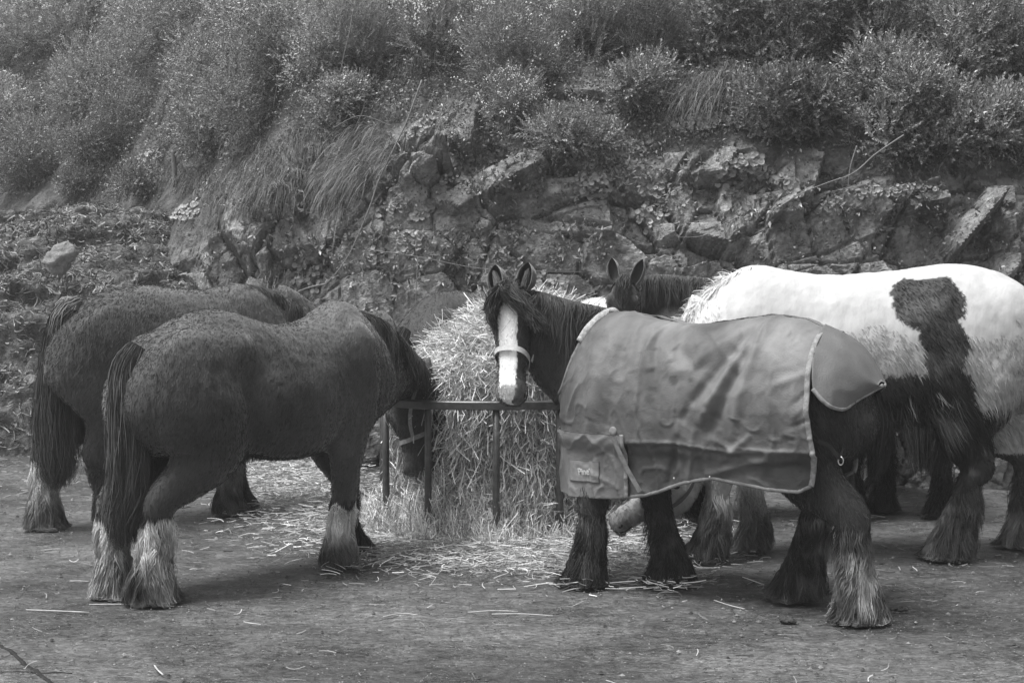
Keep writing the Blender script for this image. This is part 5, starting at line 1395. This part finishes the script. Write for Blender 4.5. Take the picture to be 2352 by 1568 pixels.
for (px, py, rx, ry, n, L, t, lab, ln) in (
    (850, 350, 70, 50, 900, .38, .20, 'thick drooping grass tuft left of the square rock block', (-.7, -.6, 0)), (800, 410, 60, 40, 600, .32, .19, 'drooping grass just below the thickest tuft', (-.6, -.6, 0)),
    (620, 400, 80, 45, 800, .30, .17, 'long-bladed grass tuft under the brambles left of centre', (-.2, -.8, 0)), (560, 350, 90, 40, 700, .28, .16, 'grass fringe along the foot of the brambles', (0, -.9, 0)),
    (330, 400, 120, 30, 900, .22, .15, 'grass along the slope behind the stump', (0, -.9, 0)), (720, 420, 90, 40, 800, .28, .18, 'hanging grass left of the leaning cane', (-.4, -.8, 0)), (560, 450, 80, 40, 600, .24, .16, 'thin grass over the left rocks', (0, -.9, 0)), (250, 440, 110, 20, 500, .2, .14, 'grass on the slope just above the heap', (0, -.9, 0)),
    (450, 420, 50, 30, 400, .28, .16, 'small grass tuft at the left end of the rock', (0, -.9, 0)), (1600, 215, 80, 40, 700, .40, .18, 'arching grass tuft beside the round-leaved plants on the pale rock', (-.6, -.6, .1)),
    (1680, 190, 50, 40, 400, .36, .16, 'arching grass tuft under the dark evergreen', (-.4, -.7, .1)), (700, 330, 60, 35, 450, .26, .15, 'short grass tuft between bramble and heather', (0, -.9, 0)),
    (770, 470, 40, 40, 260, .26, .17, 'grass hanging down over the left rocks', (0, -.9, 0)), (640, 650, 40, 30, 220, .26, .20, 'tuft of grass low on the rock behind the left horses', (0, -.9, 0)),
    (950, 110, 60, 60, 400, .26, .15, 'pale grass among the heather stems', (0, -.9, 0)), (1400, 330, 40, 20, 160, .2, .16, 'small grass tuft on the ledge left of centre slab', (0, -.9, 0)),
    (170, 690, 30, 14, 120, .22, .22, 'straggly grass on the muck heap near the tail', (0, -.5, 0)), (380, 655, 30, 12, 90, .2, .22, 'straggly grass on the crest behind the left croup', (0, -.5, 0))):
    if py > 640 and px < 500: continue
    tuft(px, py, rx, ry, n, L, lab, t, ln)

# round fleshy leaves in patches (wall pennywort)
PENNY = mat('pennywort_leaf', base=1.0, tone=True, rough=.5, spec=.45, island=.3, noise=.15, nscale=30)
def pennies(px, py, rx, ry, ang, n, label, s=.027):
    n = int(n * 1.5); s *= .92
    a, r = rng.uniform(0, 6.283, n), np.sqrt(rng.random(n)); c, sn = math.cos(ang), math.sin(ang)
    ex, ey = rx * r * np.cos(a), ry * r * np.sin(a)
    P, N = hits(px + ex * c - ey * sn, py + ex * sn + ey * c)
    n = len(P)
    if n == 0: return
    o = P.mean(0); 
    Nf = unit(N * .5 + np.array([0, -.9, .55]) + rng.normal(size=(n, 3)) * .35)
    A1 = unit(np.cross(Nf, rng.normal(size=(n, 3)))); A2 = np.cross(Nf, A1); m = 9
    R = s * rng.uniform(.55, 1.25, n)
    t = np.arange(m) * 2 * math.pi / m
    rim = P[:, None] + Nf[:, None] * (.03 + .25 * R)[:, None, None] + (A1[:, None] * np.cos(t)[None, :, None] + A2[:, None] * np.sin(t)[None, :, None]) * R[:, None, None] * (1 + .08 * np.sin(t * 4)[None, :, None])
    cen = P + Nf * .03
    ir = cen[:, None] + (rim - cen[:, None]) * .55 - Nf[:, None] * (.04 * R[:, None, None])
    V = np.concatenate([cen[:, None], ir, rim], 1).reshape(-1, 3) - o
    b = np.arange(n)[:, None] * (1 + 2 * m); j = np.arange(m)[None]; k = (j + 1) % m
    T = np.stack([b + 0 * j, b + 1 + j, b + 1 + k], -1).reshape(-1, 3); Q = np.stack([b + 1 + j, b + 1 + m + j, b + 1 + m + k, b + 1 + k], -1).reshape(-1, 4)
    tn = .22 * rng.uniform(.7, 1.2, n); g = G(); g.add(V, [T, Q], np.repeat(tn, 1 + 2 * m))
    ob = g.build('pennywort_patch', PENNY, None, tone=True); ob.location = o
    tag(ob, label, 'pennywort', 'patches of round-leaved pennywort on the rock')
for a_ in ((1365, 420, 40, 38, .6, 60, 'round-leaved patch in the middle of the pale rock, above the farther ears'), (1700, 395, 60, 32, -.5, 90, 'largest round-leaved patch, in the middle of the right-hand rock'), (1790, 420, 70, 18, .55, 60, 'band of round leaves running down right from the largest patch'),
           (1735, 290, 60, 22, .3, 55, 'round leaves hanging under the dark evergreen'), (1610, 285, 70, 18, -.1, 50, 'round leaves along the grassy ledge'), (2060, 440, 95, 12, -.08, 75, 'thin row of round leaves along the slab under the overhang'),
           (1085, 385, 80, 18, -.5, 80, 'small round leaves scattered up the smooth sloping rock'), (970, 295, 35, 18, -.6, 34, 'round leaves at the top of the square block'), (900, 480, 45, 14, -.5, 40, 'round leaves below the drooping grass'),
           (980, 480, 50, 16, -.7, 50, 'round leaves beside the striped rock'), (945, 560, 30, 28, .5, 46, 'round leaves right of the long leaning cane'), (870, 590, 28, 18, 0, 30, 'round leaves on the dark rocks left of the cane'),
           (750, 345, 60, 14, .1, 50, 'row of round leaves above the grass, left of centre'), (345, 360, 35, 14, 0, 24, 'round leaves farthest left, under the brambles'), (510, 350, 60, 16, -.2, 40, 'round leaves along the top of the left rocks'),
           (430, 490, 40, 16, -.4, 34, 'round leaves beside the heap, left end of the rock'), (1460, 340, 50, 14, -.4, 34, 'round leaves on the ledge over the farther ears'), (2225, 375, 30, 12, -.5, 16, 'few large round leaves hanging at the far right'),
           (1500, 480, 40, 60, .2, 40, 'sparse round leaves on the dark stained rock'), (1230, 640, 90, 16, .1, 26, 'scattered round leaves just above the blazed head'), (700, 640, 40, 40, 0, 40, 'leafy patch low behind the left withers')):
    pennies(*a_[:6], a_[6], s=.022 if a_[5] in (80, 75) else .028)

# broad fern-like rosettes low down and leafy weeds at the foot of the face
def weeds(px, py, rx, ry, n, label, L=.07, W=.026, tone=.12):
    P, N = hits(px + rng.uniform(-rx, rx, n), py + rng.uniform(-ry, ry, n)); n = len(P)
    if not n: return
    o = P.mean(0); rep = 6; C = np.repeat(P - o, rep, 0); NN = np.repeat(N, rep, 0)
    D = unit(rng.normal(size=C.shape) + NN * .5 + np.array([0, -.3, .2]))
    ob = leafset(C + NN * .01, D, NN + np.array([0, -.3, .5]), L * rng.uniform(.5, 1.2, len(C)), W * rng.uniform(.6, 1.2, len(C)), tone * rng.uniform(.6, 1.4, len(C))).build('weed', LEAF, None, tone=True)
    ob.location = o; tag(ob, label, 'weed', 'leafy weeds growing in the rock seams', kind='stuff')
for a_ in ((640, 420, 200, 60, 160, 'leafy weeds over the left rocks'), (1250, 400, 200, 60, 110, 'leafy weeds over the middle rocks'), (1900, 480, 250, 60, 90, 'leafy weeds in the seams of the right rocks'), (1000, 600, 200, 60, 120, 'leafy weeds low on the rock'), (880, 700, 40, 20, 14, 'weed rosettes at the foot of the rock left of the bale'), (490, 590, 20, 10, 5, 'small weed rosette at the left end of the rock'), (830, 560, 60, 60, 50, 'leafy weeds on the dark rocks left of the cane'),
           (1110, 560, 120, 40, 50, 'leafy weeds above the hay bale'), (1330, 560, 60, 40, 40, 'leafy weeds left of the farther ears'), (720, 600, 60, 60, 50, 'leafy weeds behind the hidden head of the left horse'), (1560, 420, 50, 60, 40, 'leafy weeds on the dark stained rock'),
           (1450, 400, 60, 30, 30, 'leafy weeds beside the middle patch of round leaves'), (620, 500, 60, 40, 40, 'leafy weeds on the left rocks')):
    weeds(*a_)

# ------------------------------------------------------------------ long canes and stalks
def cane(pts, r, label, m=STEML, off=.25, grp='long bare canes crossing the rock'):
    P = [h + np.array([0, -off, 0]) for h in (place(x, y) for x, y in pts)]
    # keep depth smooth between the ends so the cane hangs in a clean line
    y = np.linspace(min(P[0][1], P[-1][1]), P[-1][1], len(P)); yy = min(p[1] for p in P)
    Q = [at(px, py, yy) for px, py in pts]
    Q = resample(Q, 28); Q = Q + .006 * np.stack([vnoise(Q * 6, 1), vnoise(Q * 6, 2), vnoise(Q * 6, 4)], 1)
    g = G(); g.add(*tube(Q, np.linspace(r, r * .5, 28), np.linspace(r, r * .5, 28), (0, 1, 0), 7)); o = g.build('cane', m); 
    tag(o, label, 'cane', grp)
cane([(968, 185), (930, 290), (875, 400), (840, 500), (795, 595), (750, 652)], .009, 'longest cane, leaning from the heather down to the left')
cane([(750, 652), (700, 664), (645, 690)], .009, 'cane lying flat behind the withers of the left horses')
cane([(960, 590), (957, 640), (955, 700)], .006, 'short upright stalk left of the blazed head')
cane([(845, 572), (960, 590), (1090, 615), (1230, 622), (1340, 624)], .004, 'thin cane sagging across the rock over the blazed head')
cane([(2075, 310), (2010, 355), (1955, 400), (1900, 420), (1830, 450), (1760, 495)], .007, 'straight cane under the dark overhang at the right')
cane([(1968, 335), (1955, 375), (1950, 402), (1948, 430)], .007, 'short stalk crossing the straight cane at the right')
cane([(1690, 500), (1620, 540), (1560, 545)], .004, 'faint cane on the rock above the farther ears')
cane([(812, 20), (800, 90), (780, 170), (768, 240)], .007, 'cane hanging beside the grey wispy heather')
cane([(-30, 770), (50, 770), (110, 760)], .007, 'stalk sticking out of the muck heap by the tail', off=.1)
cc = 0
for k in range(46):
    px, py = rng.uniform(180, 880), rng.uniform(-20, 300); a = rng.uniform(-2.9, -.2); L = rng.uniform(70, 230)
    b = rng.uniform(-.5, .5); pts = [(px, py), (px + L * .5 * math.cos(a), py + L * .5 * math.sin(a)), (px + L * math.cos(a + b), py + L * math.sin(a + b))]
    Y = 13.6 + max(0, (700 - px) / 700) * 2.2 - (300 - py) / 400 * .0
    h = hit(px, py); Y = (h[0][1] if h else 14) - .55 - .3 * rng.random()
    Q = resample([at(x, y, Y - .12 * i_) for i_, (x, y) in enumerate(pts)], 12)
    g = G(); g.add(*tube(Q, np.linspace(.005, .002, 12), np.linspace(.005, .002, 12), (0, 1, 0), 5)); o = g.build('bramble_cane', STEML)
    tag(o, 'bare arching cane in the bramble bank at the upper left', 'cane', 'bare arching canes over the brambles')
h = place(402, 430); Q = resample([at(x, y, h[1] - .12) for x, y in ((402, 430), (400, 380), (398, 345))], 12); g = G(); g.add(*tube(Q, .03 * (1 + .25 * vnoise(Q * 9, 5)), .03, (0, 1, 0), 10))
tag(g.build('dead_stump', STEM), 'short weathered stump at the left end of the rock', 'stump')
# ------------------------------------------------------------------ grit and droppings on the yard
n = 20000
Y = rng.uniform(5.0, 12.5, n) ; X = rng.uniform(-1, 1, n) * (Y * .40 + .2)
r = rng.uniform(.002, .0065, n) * (1 + (rng.random(n) > .97) * 1.5)
o = np.array([[1, 0, 0], [0, 1, 0], [-1, 0, 0], [0, -1, 0], [0, 0, .7]])
a = rng.uniform(0, 6.28, n); c_, s_ = np.cos(a), np.sin(a)
ox = o[None, :, 0] * c_[:, None] - o[None, :, 1] * s_[:, None]; oy = o[None, :, 0] * s_[:, None] + o[None, :, 1] * c_[:, None] * .7
V = np.stack([X[:, None] + ox * r[:, None], Y[:, None] + oy * r[:, None], .001 + (o[None, :, 2]) * r[:, None]], -1)
V[:, :, :2] += rng.normal(size=(n, 5, 2)) * .0008
f = np.array([[0, 1, 4], [1, 2, 4], [2, 3, 4], [3, 0, 4]])
F = (np.arange(n)[:, None, None] * 5 + f[None]).reshape(-1, 3)
tn = np.where(rng.random(n) < .5, rng.uniform(.015, .06, n), rng.uniform(.07, .24, n))
tag(mk('gravel', V.reshape(-1, 3), [F], mat('grit', base=1.0, tone=True, rough=.8), None, False, {'tone': np.repeat(tn, 5)}), 'loose grit and crumbs on the concrete', 'grit', kind='stuff')
DUNG = mat('dung', base=.05, rough=.7, noise=.6, nscale=40, bump=1, bscale=60, bdist=.02)
for (px, py, s, lab) in ((1812, 1430, .04, 'lump of dung in front of the hind feet of the rug-wearing horse'), (2062, 1402, .03, 'small dung lump to the right of the nearest hind foot'), (1275, 1308, .04, 'dark clod beside the front feather of the rug-wearing horse')):
    q = gnd(px, py); g = G()
    for k in range(5):
        off = rng.normal(size=3) * s * .5; Vb, Fb = ball(q + np.array([off[0], off[1] * .7, s * .25]), np.array([s, s * .8, s * .5]) * rng.uniform(.45, .8), 12, 8)
        Vb = Vb + .2 * s * vnoise(Vb / s * 1.3, k)[:, None]; Vb[:, 2] = np.maximum(Vb[:, 2], -.004); g.add(Vb, Fb)
    tag(g.build('dung_lump', DUNG), lab, 'dung', 'dung lumps and clods on the yard')

HZ = bpy.data.materials.new('haze_air'); HZ.use_nodes = True
hn = HZ.node_tree.nodes; hl = HZ.node_tree.links; hn.remove(hn['Principled BSDF'])
pv = hn.new('ShaderNodeVolumePrincipled'); pv.inputs['Color'].default_value = (.9, .9, .9, 1); pv.inputs['Density'].default_value = .0028; pv.inputs['Anisotropy'].default_value = .3
hl.new(pv.outputs[0], hn['Material Output'].inputs['Volume'])
V = np.array([[x, y, z] for x in (-160, 160) for y in (-160, 160) for z in (-1.2, 12.0)], float)
F = np.array([[0, 1, 3, 2], [4, 6, 7, 5], [0, 4, 5, 1], [2, 3, 7, 6], [0, 2, 6, 4], [1, 5, 7, 3]])
tag(mk('haze', V, [F], HZ, smooth=False), 'thin pale morning haze', 'haze', kind='stuff')
